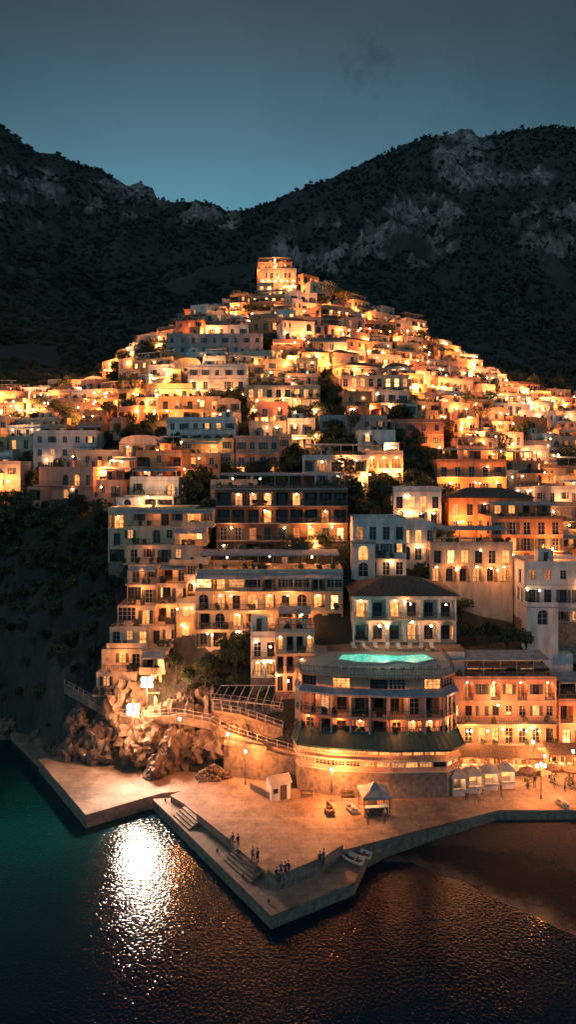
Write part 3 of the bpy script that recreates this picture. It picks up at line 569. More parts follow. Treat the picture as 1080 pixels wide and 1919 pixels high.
while D<292:
    Xe=SX(1360,D); X=SX(-260,D)+R.uniform(0,6); row+=1
    while X<Xe:
        W=R.choice([R.uniform(5.5,8.5),R.uniform(7,11),R.uniform(10,16)]); Xc=X+W/2; Y=D+R.uniform(-2.2,2.2)
        px,py,z=tp(Xc,Y)
        dens=.92
        if px>900 and py<850: dens=.8
        if px<230: dens=.85
        if py<640: dens=.95
        ok=inpoly(px,py,TOWN)
        if ok and R.random()>=dens:
            for _ in range(4): GARD.append((Xc+R.uniform(-W/2,W/2),Y+R.uniform(0,7)))
            ok=False
        if ok:
            dp=R.uniform(6.5,9.5)
            if not hit(Xc,Y+dp/2,W*.75,dp*.7,heroes):
                gx=(hgt(Xc+4,Y)-hgt(Xc-4,Y)); gy=max(1,(hgt(Xc,Y+4)-hgt(Xc,Y-4))); rot=max(-.8,min(.8,-math.atan2(gx,gy)*.7))*1+R.uniform(-.16,.16)
                zb=hgt(Xc,Y+dp); fl=max(2,min(4,int((zb-z+R.uniform(.5,4.5))/3)+0)); fh=R.uniform(2.7,3.3)
                if py<650: fl=min(4,fl+R.choice([0,0,1]))
                warm=math.exp(-((py-780)/150)**2)*(1 if px>230 or py<800 else .3); p=.5+.5*warm
                if px<230 and py>800: p=.25
                if px>960 and py>800: p=.7
                lamps=[]
                if R.random()<p:
                    e=R.choice([250,600,1100,1900])*(D/150)**1.3*(1+.8*warm)
                    lamps.append((R.uniform(-W/2+.8,W/2-.8),R.uniform(1.2,3.6),R.uniform(2.1,3.2),e))
                if R.random()<p*.4: lamps.append((R.uniform(-W/2+.8,W/2-.8),.7,fh+2.2,R.choice([150,350,700])*(D/150)))
                sb=[0]*fl
                if R.random()<.55 and fl>1:
                    k=R.randint(1,fl-1); s=R.uniform(1.5,3)
                    for q in range(k,fl): sb[q]=s
                kd=[R.choice(['mix','win','french','mix','loggia','mix',['french','win'],['win','blank','arch'],['loggia','win']]) for _ in range(fl)]
                an=(R.choice([-1,1]),R.uniform(3,W*.5),R.uniform(1.2,3.2),R.randint(1,max(1,fl-1))) if R.random()<.6 and W>7 else None
                house('hillside_house',Xc,Y,z-.3,W,dp,fl,fh,rot,R.choice(WC),None,kd,R.choice(['flat']*7+['terrace']*3+['vault','hip']),sb,
                      [k for k in range(1,fl) if R.random()<.4],[R.randrange(fl)] if R.random()<.2 else (),R.choice([.1,.2,.3,.5]) if py>650 else .4,lamps,9,cnt+100,True,R.choice([OR,OR,(1,.28,.06),(1,.38,.11),(1,.48,.2)]),R.choice([0,1,2,3]) if p>.3 else R.choice([0,0,1]),an)
                if R.random()<p*.5: SL.append((Xc+R.choice([-1,1])*W*.5,Y-2.5,D,warm))
                cnt+=1
        X+=W+R.uniform(-.6,1.4)
    D+=R.uniform(7.2,8.6)
# ------------------------------------------------------------------ vegetation
leafm=mat('foliage',(.07,.09,.04),.9,sc=1.3,var=.7,bump=0,streak=False); leafd=mat('scrub_foliage',(.055,.07,.05),.9,sc=.06,var=.65,bump=0,streak=False); bark=mat('bark',(.09,.06,.045),.9)
def clump(n,rad,ls,seed,mats,trunk=0,flat=1.0,lobes=5):
    r=random.Random(seed); mb=MB(); cs=[Vector((r.uniform(-1,1)*rad*.6,r.uniform(-1,1)*rad*.6,trunk+rad*flat*(.5+r.uniform(0,.7)))) for _ in range(lobes)]
    for i in range(n):
        c=cs[i%lobes]; d=Vector((r.gauss(0,1),r.gauss(0,1),r.gauss(0,1)*flat)); d.normalize(); p=c+Vector((d.x,d.y,d.z*flat))*rad*.55*r.uniform(.6,1.05)
        a=Vector((r.gauss(0,1),r.gauss(0,1),r.gauss(0,1))).normalized(); b_=a.orthogonal().normalized(); s=ls*r.uniform(.5,1.3); a*=s; b_*=s*.7
        mb.poly([p-a,p-b_,p+a,p+b_],0)
    if trunk>0:
        mb.tube((0,0,-1.2),(0.15,0,trunk*.75),rad*.07,1,7,rad*.05)
        for c in cs: mb.tube((.15,0,trunk*.7),c,rad*.045,1,5,rad*.015)
    return mb
def meshonly(mb,name,mats):
    me=bpy.data.meshes.new(name); me.from_pydata([tuple(v) for v in mb.v],[],mb.f)
    for m_ in mats: me.materials.append(m_)
    me.polygons.foreach_set('material_index',mb.m); return me
def scatter(name,pts,sc,col):
    me=bpy.data.meshes.new(name); me.from_pydata(pts,[],[]); at=me.attributes.new('sc','FLOAT','POINT'); at.data.foreach_set('value',sc)
    o=bpy.data.objects.new(name,me); scn.collection.objects.link(o)
    ng=bpy.data.node_groups.new(name,'GeometryNodeTree'); ng.interface.new_socket('Geometry',in_out='INPUT',socket_type='NodeSocketGeometry'); ng.interface.new_socket('Geometry',in_out='OUTPUT',socket_type='NodeSocketGeometry')
    gi=ng.nodes.new('NodeGroupInput'); go=ng.nodes.new('NodeGroupOutput'); ip=ng.nodes.new('GeometryNodeInstanceOnPoints'); ci=ng.nodes.new('GeometryNodeCollectionInfo')
    ci.inputs['Collection'].default_value=col; ci.inputs['Separate Children'].default_value=True; ci.inputs['Reset Children'].default_value=True; ip.inputs['Pick Instance'].default_value=True
    na=ng.nodes.new('GeometryNodeInputNamedAttribute'); na.data_type='FLOAT'; na.inputs['Name'].default_value='sc'
    rv=ng.nodes.new('FunctionNodeRandomValue'); rv.data_type='FLOAT_VECTOR'; rv.inputs[1].default_value=(.25,.25,6.28)
    L=ng.links.new; L(gi.outputs[0],ip.inputs['Points']); L(ci.outputs[0],ip.inputs['Instance']); L(na.outputs['Attribute'],ip.inputs['Scale']); L(rv.outputs[0],ip.inputs['Rotation']); L(ip.outputs[0],go.inputs[0])
    md=o.modifiers.new('scatter','NODES'); md.node_group=ng
def protos(name,specs,mats):
    c=bpy.data.collections.new(name)
    for i,s in enumerate(specs): c.objects.link(bpy.data.objects.new('shrub',meshonly(clump(*s[:3],i+40,mats,*s[3:]),'shrub',mats)))
    return c
far=protos('scrub_types',[(90,1,.28,0,.8,5),(90,1,.26,0,.7,6),(80,1,.3,.3,1.1,4)],[leafd,bark])
near=protos('shrub_types',[(420,1,.13,0,.8,6),(420,1,.14,0,.7,7),(380,1,.13,.5,1.0,5)],[leafm,bark])
P1=[];S1=[];P2=[];S2=[];P3=[];S3=[]
for _ in range(40000):
    t=R.random(); D=262*(1380/262)**(t**.75); px=R.uniform(-250,1330); X=SX(px,D); z,rk=hgt(X,D,True); py=HY-(z-CH)*F/D
    if inpoly(px,py,TOWN) and D<330: continue
    if rk>.3 and R.random()<.95: continue
    if noise.noise(Vector((X*.02,D*.015,7)))<-.28: continue
    P1.append((X,D,z-.6)); S1.append(R.uniform(.9,2.2)*(D/450)**.6)
for _ in range(14000):
    D=R.uniform(99,262); px=R.uniform(-350,1430); X=SX(px,D); z,rk=hgt(X,D,True); py=HY-(z-CH)*F/D
    if z<4: continue
    if inpoly(px,py,TOWN) or hit(X,D,1,1,HB): continue
    if px>560 and D<150: continue
    if px<330 and D<150 and z<19 and R.random()<(.75 if noise.noise(Vector((X*.12,D*.12,z*.1)))<.1 else .25): continue
    if px>=330 and D<120 and R.random()<.35: continue
    P2.append((X,D,z-.3)); S2.append(R.uniform(.7,1.9)*(1.25 if D>140 else .8))
for _ in range(6500):
    D=R.uniform(105,292); px=R.uniform(-260,1360); X=SX(px,D); z=hgt(X,D); py=HY-(z-CH)*F/D
    if not inpoly(px,py,TOWN) or hit(X,D,.8,.8,HB,.0): continue
    P3.append((X,D,z-.2)); S3.append(R.uniform(.8,2.1))
for (X,Y) in GARD:
    if hit(X,Y,.6,.6,HB): continue
    P3.append((X,Y,hgt(X,Y)+R.uniform(0,2))); S3.append(R.uniform(1.8,3.2))
scatter('mountain_scrub',P1,S1,far); scatter('cliff_shrubs',P2,S2,near); scatter('town_shrubs',P3,S3,near)
def pine(X,Y,Z,H,s,seed,nm='umbrella_pine_tree'):
    r=random.Random(seed); b2=clump(900,H*.36,.26,seed,None,H*.72,.36,9); b2.obj(nm,(X,Y,Z),r.uniform(0,6),mats=[leafm,bark])
for (px,py,D,H) in [(622,612,254,17),(642,616,254,15),(605,606,256,11),(430,785,172,8),(447,787,173,7),(640,790,178,7),(500,612,250,8),(560,615,252,7),(470,610,246,8)]:
    pine(SX(px,D),D,SZ(py,D),H,1,px)
for i,(px,py,D,H) in enumerate([(205,775,178,7),(250,745,185,8),(270,780,176,6),(110,760,190,7),(75,745,200,6),(710,945,136,5),(720,950,134,4.5),(455,1050,117,4),(560,1050,117,3.5),(880,1150,110,4),(915,1150,110,5),(950,1148,110,5),(985,1145,111,4),(900,800,190,7),(870,770,205,7),(590,620,246,8),(330,620,240,7),(350,1290,103,4),(385,1280,103,4.5),(440,1265,104,4),(330,1250,106,4)]):
    b2=clump(800,H*.42,.2,i+300,None,H*.4,.8,7); b2.obj('olive_tree',(SX(px,D),D,min(SZ(py,D),hgt(SX(px,D),D)+2)),i,mats=[leafm,bark])
def palm(X,Y,Z,H,seed):
    r=random.Random(seed); mb=MB(); mb.tube((0,0,-1),(.3,0,H),.22,1,7,.14)
    for i in range(22):
        a=i*2.4; el=r.uniform(-.3,1.0); p=Vector((.3,0,H)); L=r.uniform(1.8,2.6)
        d=Vector((math.cos(a)*math.cos(el),math.sin(a)*math.cos(el),math.sin(el)))
        for k in range(5):
            q=p+d*(L/5); w=.32*(1-k/6); sdn=Vector((-d.y,d.x,0)); sdn=sdn.normalized() if sdn.length>1e-3 else Vector((1,0,0))
            mb.poly([p-sdn*w+Vector((0,0,-.1)),p,q,q-sdn*w*.8+Vector((0,0,-.12))],0); mb.poly([p,p+sdn*w+Vector((0,0,-.1)),q+sdn*w*.8+Vector((0,0,-.12)),q],0)
            p=q; d=(d+Vector((0,0,-.28))).normalized()
    mb.obj('palm_tree',(X,Y,Z),mats=[leafm,bark])
for (px,py,D,H) in [(793,668,238,8),(812,672,236,7),(700,700,215,7),(560,690,215,7)]: palm(SX(px,D),D,SZ(py,D),H,px)
# ------------------------------------------------------------------ rocks at cliff foot
def rock(name,c,s,seed):
    r=random.Random(seed); import bmesh
    bm_=bmesh.new(); bmesh.ops.create_icosphere(bm_,subdivisions=4,radius=1)
    for v in bm_.verts:
        p=v.co.copy(); n=(noise.ridged_multi_fractal(p*.9+Vector((seed*3.1,0,0)),.8,2.1,6,1,2)-1.1)*.38+noise.fractal(p*2.6+Vector((seed,0,0)),.6,2.1,4)*.22
        v.co=p*(1+n); v.co.x*=s[0]; v.co.y*=s[1]; v.co.z*=s[2]
    me=bpy.data.meshes.new(name); bm_.to_mesh(me); bm_.free(); me.materials.append(ROCKM); o=bpy.data.objects.new(name,me); scn.collection.objects.link(o); o.location=c; o.rotation_euler=(r.uniform(-.3,.3),r.uniform(-.3,.3),r.uniform(0,6)); return o
for i in range(34):
    px=140+i*10+R.uniform(-8,8); t=R.random()**1.3; D=np.interp(px,[140,300,470],[103,100,97])+t*4; X=SX(px,D); s=R.uniform(1.2,2.6)*(1.1 if px<420 else .8)
    rock('rock_outcrop',(X,D,max(1.0,hgt(X,D)-1.2)),(s*R.uniform(.8,1.3),s*.9,s*R.uniform(.9,1.7)),i)
rock('boulder',(SX(290,96),96.4,2.4),(1.6,1.3,2.2),77)
for i in range(26):
    px=R.uniform(-60,140); D=np.interp(px,[-60,0,140],[123,118,103])+R.uniform(-1,2); rock('boulder',(SX(px,D),D,R.uniform(-.3,1)),(R.uniform(.8,2.4),R.uniform(.8,2),R.uniform(.6,1.6)),i+200)
mb=MB()
for i in range(160):
    a=R.uniform(0,6.28); q=R.uniform(0,2.6); mb.blob((q*math.cos(a),q*math.sin(a)*.6,max(0,1.6-q*.6)+R.uniform(-.1,.1)),(R.uniform(.15,.35),R.uniform(.15,.3),R.uniform(.12,.25)),0,5,3)
mb.obj('rubble_pile',G(400,1455,2.3),mats=[ROCKM])
# ------------------------------------------------------------------ cliff path, railings, retaining walls
def path(name,pts,w=2.0,zbot=6,railz=True,m=0):
    mb=MB(); rr=MB()
    for a,b2 in zip(pts[:-1],pts[1:]):
        a=Vector(a);b2=Vector(b2); d=(b2-a).to_2d(); L=d.length; d.normalize(); n=Vector((d.y,-d.x))
        f=lambda p,k,dz:(p.x+n.x*k,p.y+n.y*k,p.z+dz)
        mb.poly([f(a,0,0),f(b2,0,0),f(b2,-w,0),f(a,-w,0)],0); mb.poly([f(a,0,0),f(b2,0,0),f(b2,0,-zbot),f(a,0,-zbot)],1)
        mb.poly([f(a,.08,.01),f(b2,.08,.01),f(b2,.08,-.3),f(a,.08,-.3)],0); mb.poly([f(a,.08,.01),f(b2,.08,.01),f(b2,-.3,.01),f(a,-.3,.01)],0)
        k=max(1,int((b2-a).length/1.2))
        for i in range(k+1):
            p=a.lerp(b2,i/k); rr.tube((p.x,p.y,p.z),(p.x,p.y,p.z+1.0),.035,0,5)
        for h in (.45,1.0): rr.tube((a.x,a.y,a.z+h),(b2.x,b2.y,b2.z+h),.03,0,5)
    mb.obj(name,mats=CM)
    if railz: rr.obj('metal_railing',mats=[ML[M['wrail']][1]])
def S3p(px,py,D): return (SX(px,D),D,SZ(py,D))
path('cliff_path',[S3p(120,1285,109),S3p(165,1310,105),S3p(215,1340,102.5),S3p(255,1345,101),S3p(330,1340,99.5),S3p(395,1352,97.5),S3p(430,1372,96),S3p(500,1395,94.2),S3p(560,1412,93)],2.2,1.2)
path('stone_stairway',[S3p(400,1330,97.5),S3p(450,1338,97),S3p(530,1365,95.5)],3,5)
path('terrace_walkway',[S3p(395,1312,100),S3p(450,1318,99.5),S3p(530,1330,98)],3.2,5)
mb=MB()
for i in range(9):
    x=SX(400,99)+i*1.2; mb.tube((x,98.2,12.0-.12*i),(x+.9,101.2,13.0),.06,0,5); mb.tube((x,98.2,10.2),(x,98.2,12-.12*i),.05,0,5)
mb.tube((SX(400,99),98.2,12.0),(SX(400,99)+9.6,98.2,11.0),.08,0,5); mb.tube((SX(400,99)+.9,101.2,13),(SX(400,99)+10.5,101.2,13.0),.08,0,5)
mb.obj('white_pergola',mats=[ML[M['wrail']][1]])
mb=MB()
L=[S3p(420,1385,95.5),S3p(500,1405,93.6),S3p(560,1425,92.4),S3p(600,1450,91.4)]
for a,b2 in zip(L[:-1],L[1:]):
    d=Vector((b2[0]-a[0],b2[1]-a[1])); l=d.length; d.normalize(); P=frame(a[:2],(d.x,d.y)); 
    mb.poly([P(0,.2,1),P(l,.2,1),P(l,0,b2[2]),P(0,0,a[2])],0); pbox(mb,P,0,l,-.5,.12,min(a[2],b2[2])-.1,min(a[2],b2[2])+.5,0)
mb.obj('retaining_wall',mats=[WALLS['stone']])
mb=MB(); prism(mb,[(SX(-120,127),126),(SX(5,119),118.2),(SX(78,103),102.4),(SX(95,105),105),(SX(10,121),121.5),(SX(-120,130),130)],.9,-5); mb.obj('sea_wall',mats=CM)
# ------------------------------------------------------------------ lamps
BULB=ML[M['bulb']][1]; IRON=ML[M['rail']][1]
def street_lamp(X,Y,Z,h,e,col=OR,arms=1,r=.22,nm='street_lamp'):
    mb=MB(); mb.cyl(0,0,-1,.5,.16,.1,0,8); mb.cyl(0,0,.5,h-.2,.06,.045,0,8)
    hs=[(0,0)] if arms==1 else [(-.5,0),(.5,0),(0,-.01)]
    for hx,hy in hs:
        if hx: mb.tube((0,0,h-.7),(hx,0,h-.45),.03,0,5)
        mb.blob((hx,hy,h-.1 if hx==0 else h-.3),(r*.8,r*.8,r),1,8,5); mb.cyl(hx,hy,(h if hx==0 else h-.2)+r*.6,(h if hx==0 else h-.2)+r*1.0,r*.6,.03,0,8)
    o=mb.obj(nm,(X,Y,Z),mats=[IRON,BULB]); add_light((0,-.5,h),e,col,.25,o); return o
bf=lit('flood_bulb',(1,.88,.7),400)
def flood(X,Y,Z,h,e,rad,col,tgt):
    mb=MB(); mb.cyl(0,0,-h,-.3,.1,.08,0,8)
    for kz in (0,.85):
        for k in(-.5,.5): mb.box(k-.36,k+.36,-.1,.2,kz-.38,kz+.38,0); mb.blob((k,-.2,kz),(.34,.18,.34),1,10,6)
    o=mb.obj('floodlight',(X,Y,Z),mats=[IRON,bf]); l=bpy.data.lights.new('flood_beam','SPOT'); l.energy=e; l.color=col; l.shadow_soft_size=rad; l.spot_size=math.radians(120); l.spot_blend=.6
    s=bpy.data.objects.new('flood_beam',l); scn.collection.objects.link(s); s.parent=o; s.location=(0,-.9,0); s.rotation_euler=(Vector(tgt)-Vector((X,Y,Z))).to_track_quat('-Z','Y').to_euler(); NL[0]+=1
flood(SX(278,103),102,SZ(1283,102),3.5,13000,.8,(1,.8,.68),(-20,62,0)); flood(SX(252,100),99,SZ(1335,99),3.5,7500,.7,(1,.8,.68),(-20,64,0))
add_light((SX(285,103),101,SZ(1290,102)),5500,(1,.45,.18),.4); add_light((SX(250,100),97.6,SZ(1345,98)),2200,(1,.38,.12),.4)  # orange lights without fixtures, added to brighten the rocks by the floods
x,y,z=S3p(427,1388,95); street_lamp(x,y,z-1.2,2.2,1100)
x,y,z=S3p(340,1352,98); street_lamp(x,y-1.5,z-1.2,2.2,1300)
x,y,z=S3p(622,1455,87.6); street_lamp(x,y,z-1,2.0,4200)
for (px,py,e,a) in [(1015,1497,2000,3),(1000,1450,900,1),(1075,1470,1500,1),(850,1470,1300,1),(560,1470,2800,1),(460,1470,2000,1),(1180,1480,1200,3)]:
    x,y,z=G(px,py,2.3); street_lamp(x,y,2.3,4.6,e,arms=a)
for (X,Y,D,wm) in SL:
    if hit(X,Y,.5,.5,HB): continue
    street_lamp(X,Y,hgt(X,Y)-.2,4.2,R.choice([900,1500,2300])*(D/150)**1.2*(1+wm*.9),R.choice([OR,(1,.28,.06),(1,.36,.1)]))  # lamps added at random house corners to wash the facades orange
print('houses',cnt,'lights',NL[0])
# ------------------------------------------------------------------ kiosks, gazebo, shed, umbrellas, boats
def kiosk(px,py,rot,e=45):
    x,y,z=G(px,py,2.3); mb=MB(); w=.92
    P=frame((-w,-w),(1,0)); pbox(mb,P,0,2*w,-.1,0,0,.95,0); pbox(mb,P,-.1,2*w+.1,-.1,.3,.95,1.02,1)
    for sx in(0,2*w-.12): pbox(mb,P,sx,sx+.12,-.12,.0,.95,2.3,0)
    mb.box(-w,-w+.1,-w+.1,w,0,2.3,0); mb.box(w-.1,w,-w+.1,w,0,2.3,0); mb.box(-w,w,w-.1,w,0,2.3,0); mb.box(-.7,.7,w-.3,w-.15,1.0,2.1,2); mb.box(-w-.2,w+.2,-w-.2,w+.2,2.3,2.42,1)
    q=[(-w-.25,-w-.25,2.43),(w+.25,-w-.25,2.43),(w+.25,w+.25,2.43),(-w-.25,w+.25,2.43)]
    t=[(-.25,-.25,3.1),(.25,-.25,3.1),(.25,.25,3.1),(-.25,.25,3.1)]
    for i in range(4): mb.poly([q[i],q[(i+1)%4],t[(i+1)%4],t[i]],3)
    mb.poly(t,3); mb.box(-.3,.3,-.3,.3,3.1,3.25,1)
    o=mb.obj('market_kiosk',(x,y+w,2.31),rot,mats=[WALLS['white'],ML[1][1],ML[M['lw']][1],ML[M['awn']][1]]); add_light((0,-.1,2.0),e,(1,.6,.32),.15,o)
for px,py,ro in [(860,1492,.15),(891,1487,.1),(921,1482,.05),(953,1478,0)]: kiosk(px,py,ro)
def shed():
    x,y,z=G(527,1500,2.3); mb=MB(); mb.box(-1.3,1.3,0,2.2,0,2.2,0)
    mb.poly([(-1.5,-.2,2.2),(1.5,-.2,2.2),(1.5,1.1,2.95),(-1.5,1.1,2.95)],1); mb.poly([(-1.5,2.4,2.2),(1.5,2.4,2.2),(1.5,1.1,2.95),(-1.5,1.1,2.95)],1)
    for s in(-1.3,1.3): mb.poly([(s,0,2.2),(s,2.2,2.2),(s,1.1,2.85)],0)
    mb.box(-.1,.8,-.04,-.005,.05,1.95,2); mb.box(-1,-.4,-.04,-.005,1.0,1.6,3); mb.obj('white_shed',(x,y,2.31),.35,mats=[WALLS['white'],ML[1][1],ML[M['wood']][1],ML[2][1]])
shed()
def gazebo(px,py,w,e):
    x,y,z=G(px,py,2.3); mb=MB()
    for a in(-w,w):
        for c in(-w,w): mb.cyl(a,c,0,2.4,.06,.06,0,6)
    q=[(-w-.2,-w-.2,2.4),(w+.2,-w-.2,2.4),(w+.2,w+.2,2.4),(-w-.2,w+.2,2.4)]
    for i in range(4):
        p,s=Vector(q[i]),Vector(q[(i+1)%4]); a=Vector((0,0,3.6)); mp_=p.lerp(a,.55)-Vector((0,0,.22)); ms=s.lerp(a,.55)-Vector((0,0,.22))
        mb.poly([p,s,ms,mp_],1); mb.poly([mp_,ms,a],1); mb.poly([p,s,s-Vector((0,0,.3)),p-Vector((0,0,.3))],1)
    mb.box(-w+.2,w-.2,-w+.1,-w+.6,0,1.0,2); mb.box(-w+.1,w-.1,-w,-w+.7,1.0,1.06,1); mb.box(-.6,.6,w-.6,w-.1,0,1.8,2)
    o=mb.obj('canopy_stall',(x,y+w,2.31),.1,mats=[IRON,ML[M['awn']][1],ML[M['wood']][1]]); add_light((0,0,2.2),e,(1,.5,.22),.15,o)
gazebo(705,1530,1.6,260)
def umbrella(x,y,z,s=1.2):
    mb=MB(); mb.cyl(0,0,0,2.5,.04,.03,0,6); mb.cyl(0,0,0,.1,.35,.35,0,8)
    for i in range(8):
        a=i*math.pi/4; b_=a+math.pi/4; mb.poly([(s*math.cos(a),s*math.sin(a),2.1),(s*math.cos(b_),s*math.sin(b_),2.1),(0,0,2.65)],1); mb.poly([(s*math.cos(a),s*math.sin(a),2.1),(s*math.cos(b_),s*math.sin(b_),2.1),(s*math.cos(b_),s*math.sin(b_),1.95),(s*math.cos(a),s*math.sin(a),1.95)],1)
    mb.cyl(.6,.2,.72,.76,.4,.4,1,8); mb.cyl(.6,.2,0,.72,.04,.04,0,6)
    for cx_ in(.0,1.2): mb.box(cx_-.2,cx_+.2,0,.4,.42,.46,0); mb.box(cx_-.2,cx_+.2,.38,.42,.46,.9,0); mb.box(cx_-.18,cx_-.14,.02,.06,0,.42,0); mb.box(cx_+.14,cx_+.18,.02,.06,0,.42,0)
    mb.obj('cafe_umbrella',(x,y,z),R.uniform(0,1),mats=[IRON,ML[M['tile']][1]])
for px,py in [(990,1472),(1035,1466),(1068,1470),(1110,1470),(1150,1475)]: x,y,z=G(px,py,2.3); umbrella(x,y,2.31)
def boat(x,y,z,rot,L=3.4,w=.75,col='white'):
    mb=MB(); n=9; secs=[]
    for i in range(n):
        t=i/(n-1); ww=max(.02,w*(1-t**2.6)*(.82+.18*math.sin(t*3.1))); h=.5+.25*t*t; yy=L*(t-.5)
        secs.append([(-ww,yy,h),(-ww*.8,yy,.18),(0,yy,.0+.1*t),(ww*.8,yy,.18),(ww,yy,h),(ww*.88,yy,h),(ww*.68,yy,.22),(-ww*.68,yy,.22),(-ww*.88,yy,h)])
    for a,b2 in zip(secs[:-1],secs[1:]):
        for k in range(9): mb.poly([a[k],a[(k+1)%9],b2[(k+1)%9],b2[k]],0 if k not in(6,) else 1)
    mb.poly(secs[0][:5],0)
    for t in(-.25,.12): mb.box(-w*.78,w*.78,L*t-.13,L*t+.13,.38,.42,1)
    mb.obj('rowing_boat',(x,y,z),rot,mats=[WALLS[col],ML[M['wood']][1]])
for px,py,ro in [(655,1612,.9),(668,1603,1.1)]: x,y,z=G(px,py,1.35); boat(x,y,1.37,ro)
for px,py,ro in [(617,1520,.2),(655,1517,.5),(1050,1508,.4)]: x,y,z=G(px,py,2.3); boat(x,y,2.33,ro,2.4,.6,'white' if px!=617 else 'red')
def bench(px,py,z0,rot):
    x,y,z=G(px,py,z0); mb=MB()
    for k in range(3): mb.box(-.8,.8,-.2+k*.15,-.08+k*.15,.42,.46,1)
    for k in range(2): mb.box(-.8,.8,.26,.3,.56+k*.18,.68+k*.18,1)
    for s in(-.65,.65): mb.box(s-.03,s+.03,-.2,.26,0,.41,0); mb.box(s-.03,s+.03,.25,.31,0,.9,0)
    mb.obj('park_bench',(x,y,z0+.01),rot,mats=[IRON,ML[M['wood']][1]])
for q in [(575,1495,2.3,0),(650,1495,2.3,0)]: bench(*q)
for i in range(0,14,3):
    px=300+i*16; x,y,z=G(px,1505+i*16,1.35); mb=MB(); mb.cyl(0,0,0,.32,.1,.13,0,8); mb.cyl(0,0,.32,.38,.2,.16,0,8); mb.obj('mooring_bollard',(x+.6,y+.5,1.36),mats=[IRON])
# ------------------------------------------------------------------ people
skin=mat('skin',(.42,.25,.17),.6,bump=0); hair=mat('hair',(.03,.02,.015),.7,bump=0)
CL=[mat('cloth_'+n,c,.9,bump=0) for n,c in (('navy',(.03,.04,.09)),('white',(.6,.6,.58)),('red',(.35,.05,.05)),('black',(.02,.02,.02)),('denim',(.07,.1,.18)),('khaki',(.3,.24,.16)))]
def person(px,py,z0,rot,pose,seed):
    r=random.Random(seed); sit=pose=='sit'
    hp=.48 if sit else .93
    V=[(0,0,hp),(0,0,hp+.28),(0,0,hp+.5),(0,0,hp+.6),(0,-.01,hp+.66)]; Rd=[(.15,.11),(.14,.1),(.16,.1),(.06,.06),(.055,.055)]; E=[(0,1),(1,2),(2,3),(3,4)]; hands=[];feet=[]
    for s in(-1,1):
        b0=len(V); fw=r.uniform(.05,.3)*(1 if s>0 else .6)
        if sit: pts=[(s*.19,0,hp+.47),(s*.23,-.1,hp+.22),(s*.15,-.34,hp+.12)]
        else: pts=[(s*.19,0,hp+.47),(s*.25,-fw*.2,hp+.2),(s*.23,-fw,hp-.02+fw*.3)]
        V+=pts; Rd+=[(.06,.06),(.045,.045),(.03,.03)]; E+=[(2,b0),(b0,b0+1),(b0+1,b0+2)]; hands.append((Vector(pts[2]),(Vector(pts[2])-Vector(pts[1])).normalized(),s))
        b0=len(V); st=s*r.uniform(.02,.16)
        if sit: pts=[(s*.1,-.02,hp-.02),(s*.12,-.42,hp+.02),(s*.12,-.45,.1),(s*.13,-.6,.04)]
        else: pts=[(s*.1,0,hp-.06),(s*.11,-st*.6-.02,.5),(s*.12,st*.6,.09),(s*.13,st*.6-.15,.04)]
        V+=pts; Rd+=[(.09,.09),(.065,.065),(.045,.045),(.04,.03)]; E+=[(0,b0),(b0,b0+1),(b0+1,b0+2),(b0+2,b0+3)]
    me=bpy.data.meshes.new('body'); me.from_pydata(V,E,[]); o=bpy.data.objects.new('tmp',me); scn.collection.objects.link(o)
    o.modifiers.new('s','SKIN'); 
    for i,q in enumerate(Rd): me.skin_vertices[0].data[i].radius=q
    me.skin_vertices[0].data[0].use_root=True
    o.modifiers.new('ss','SUBSURF').levels=1
    dg=bpy.context.evaluated_depsgraph_get(); ev=o.evaluated_get(dg).to_mesh()
    mb=MB(); vs=[tuple(v.co) for v in ev.vertices]
    for p in ev.polygons:
        c=p.center; k=1
        if c.z>hp+.57: k=0
        elif abs(c.x)>.19 and c.z<hp+.3 and not(sit and c.z<hp+.02): k=0
        elif c.z<hp+.02 or (sit and c.y<-.15 and c.z<hp+.08): k=2
        if c.z<.1: k=3
        mb.poly([vs[i] for i in p.vertices],k)
    o.evaluated_get(dg).to_mesh_clear(); bpy.data.objects.remove(o)
    hc=(0,-.03,hp+.79); mb.blob(hc,(.078,.095,.12),0,12,8); mb.blob((0,.0,hp+.83),(.086,.095,.1),3,12,7); mb.tube((0,-.115,hp+.81),(0,-.145,hp+.77),.012,0,4,.018)
    for s in(-1,1): mb.blob((s*.08,-.02,hp+.79),(.012,.02,.03),0,6,4); mb.blob((s*.03,-.12,hp+.8),(.01,.006,.007),3,6,4)
    mb.box(-.025,.025,-.127,-.12,hp+.735,hp+.743,3)
    for (h,d,s) in hands:
        e=h+d*.09; mb.tube(h,e,.03,0,6,.036); sd=d.cross(Vector((0,1,0))).normalized()
        for k,l in enumerate((.065,.08,.075,.055)):
            a=e+sd*(k-1.5)*.017; m_=a+d*l*.55+Vector((0,-.01,0)); mb.tube(a,m_,.009,0,5); mb.tube(m_,m_+d*l*.45+Vector((0,-.02,0)),.008,0,5,.006)
        mb.tube(h+d*.03,h+d*.07-sd*s*.05+Vector((0,-.02,0)),.011,0,5,.008)
    x,y,z=G(px,py,z0); mb.obj('person',(x,y,z0+.01),rot,mats=[skin,r.choice(CL),r.choice([CL[0],CL[3],CL[4],CL[5]]),hair])
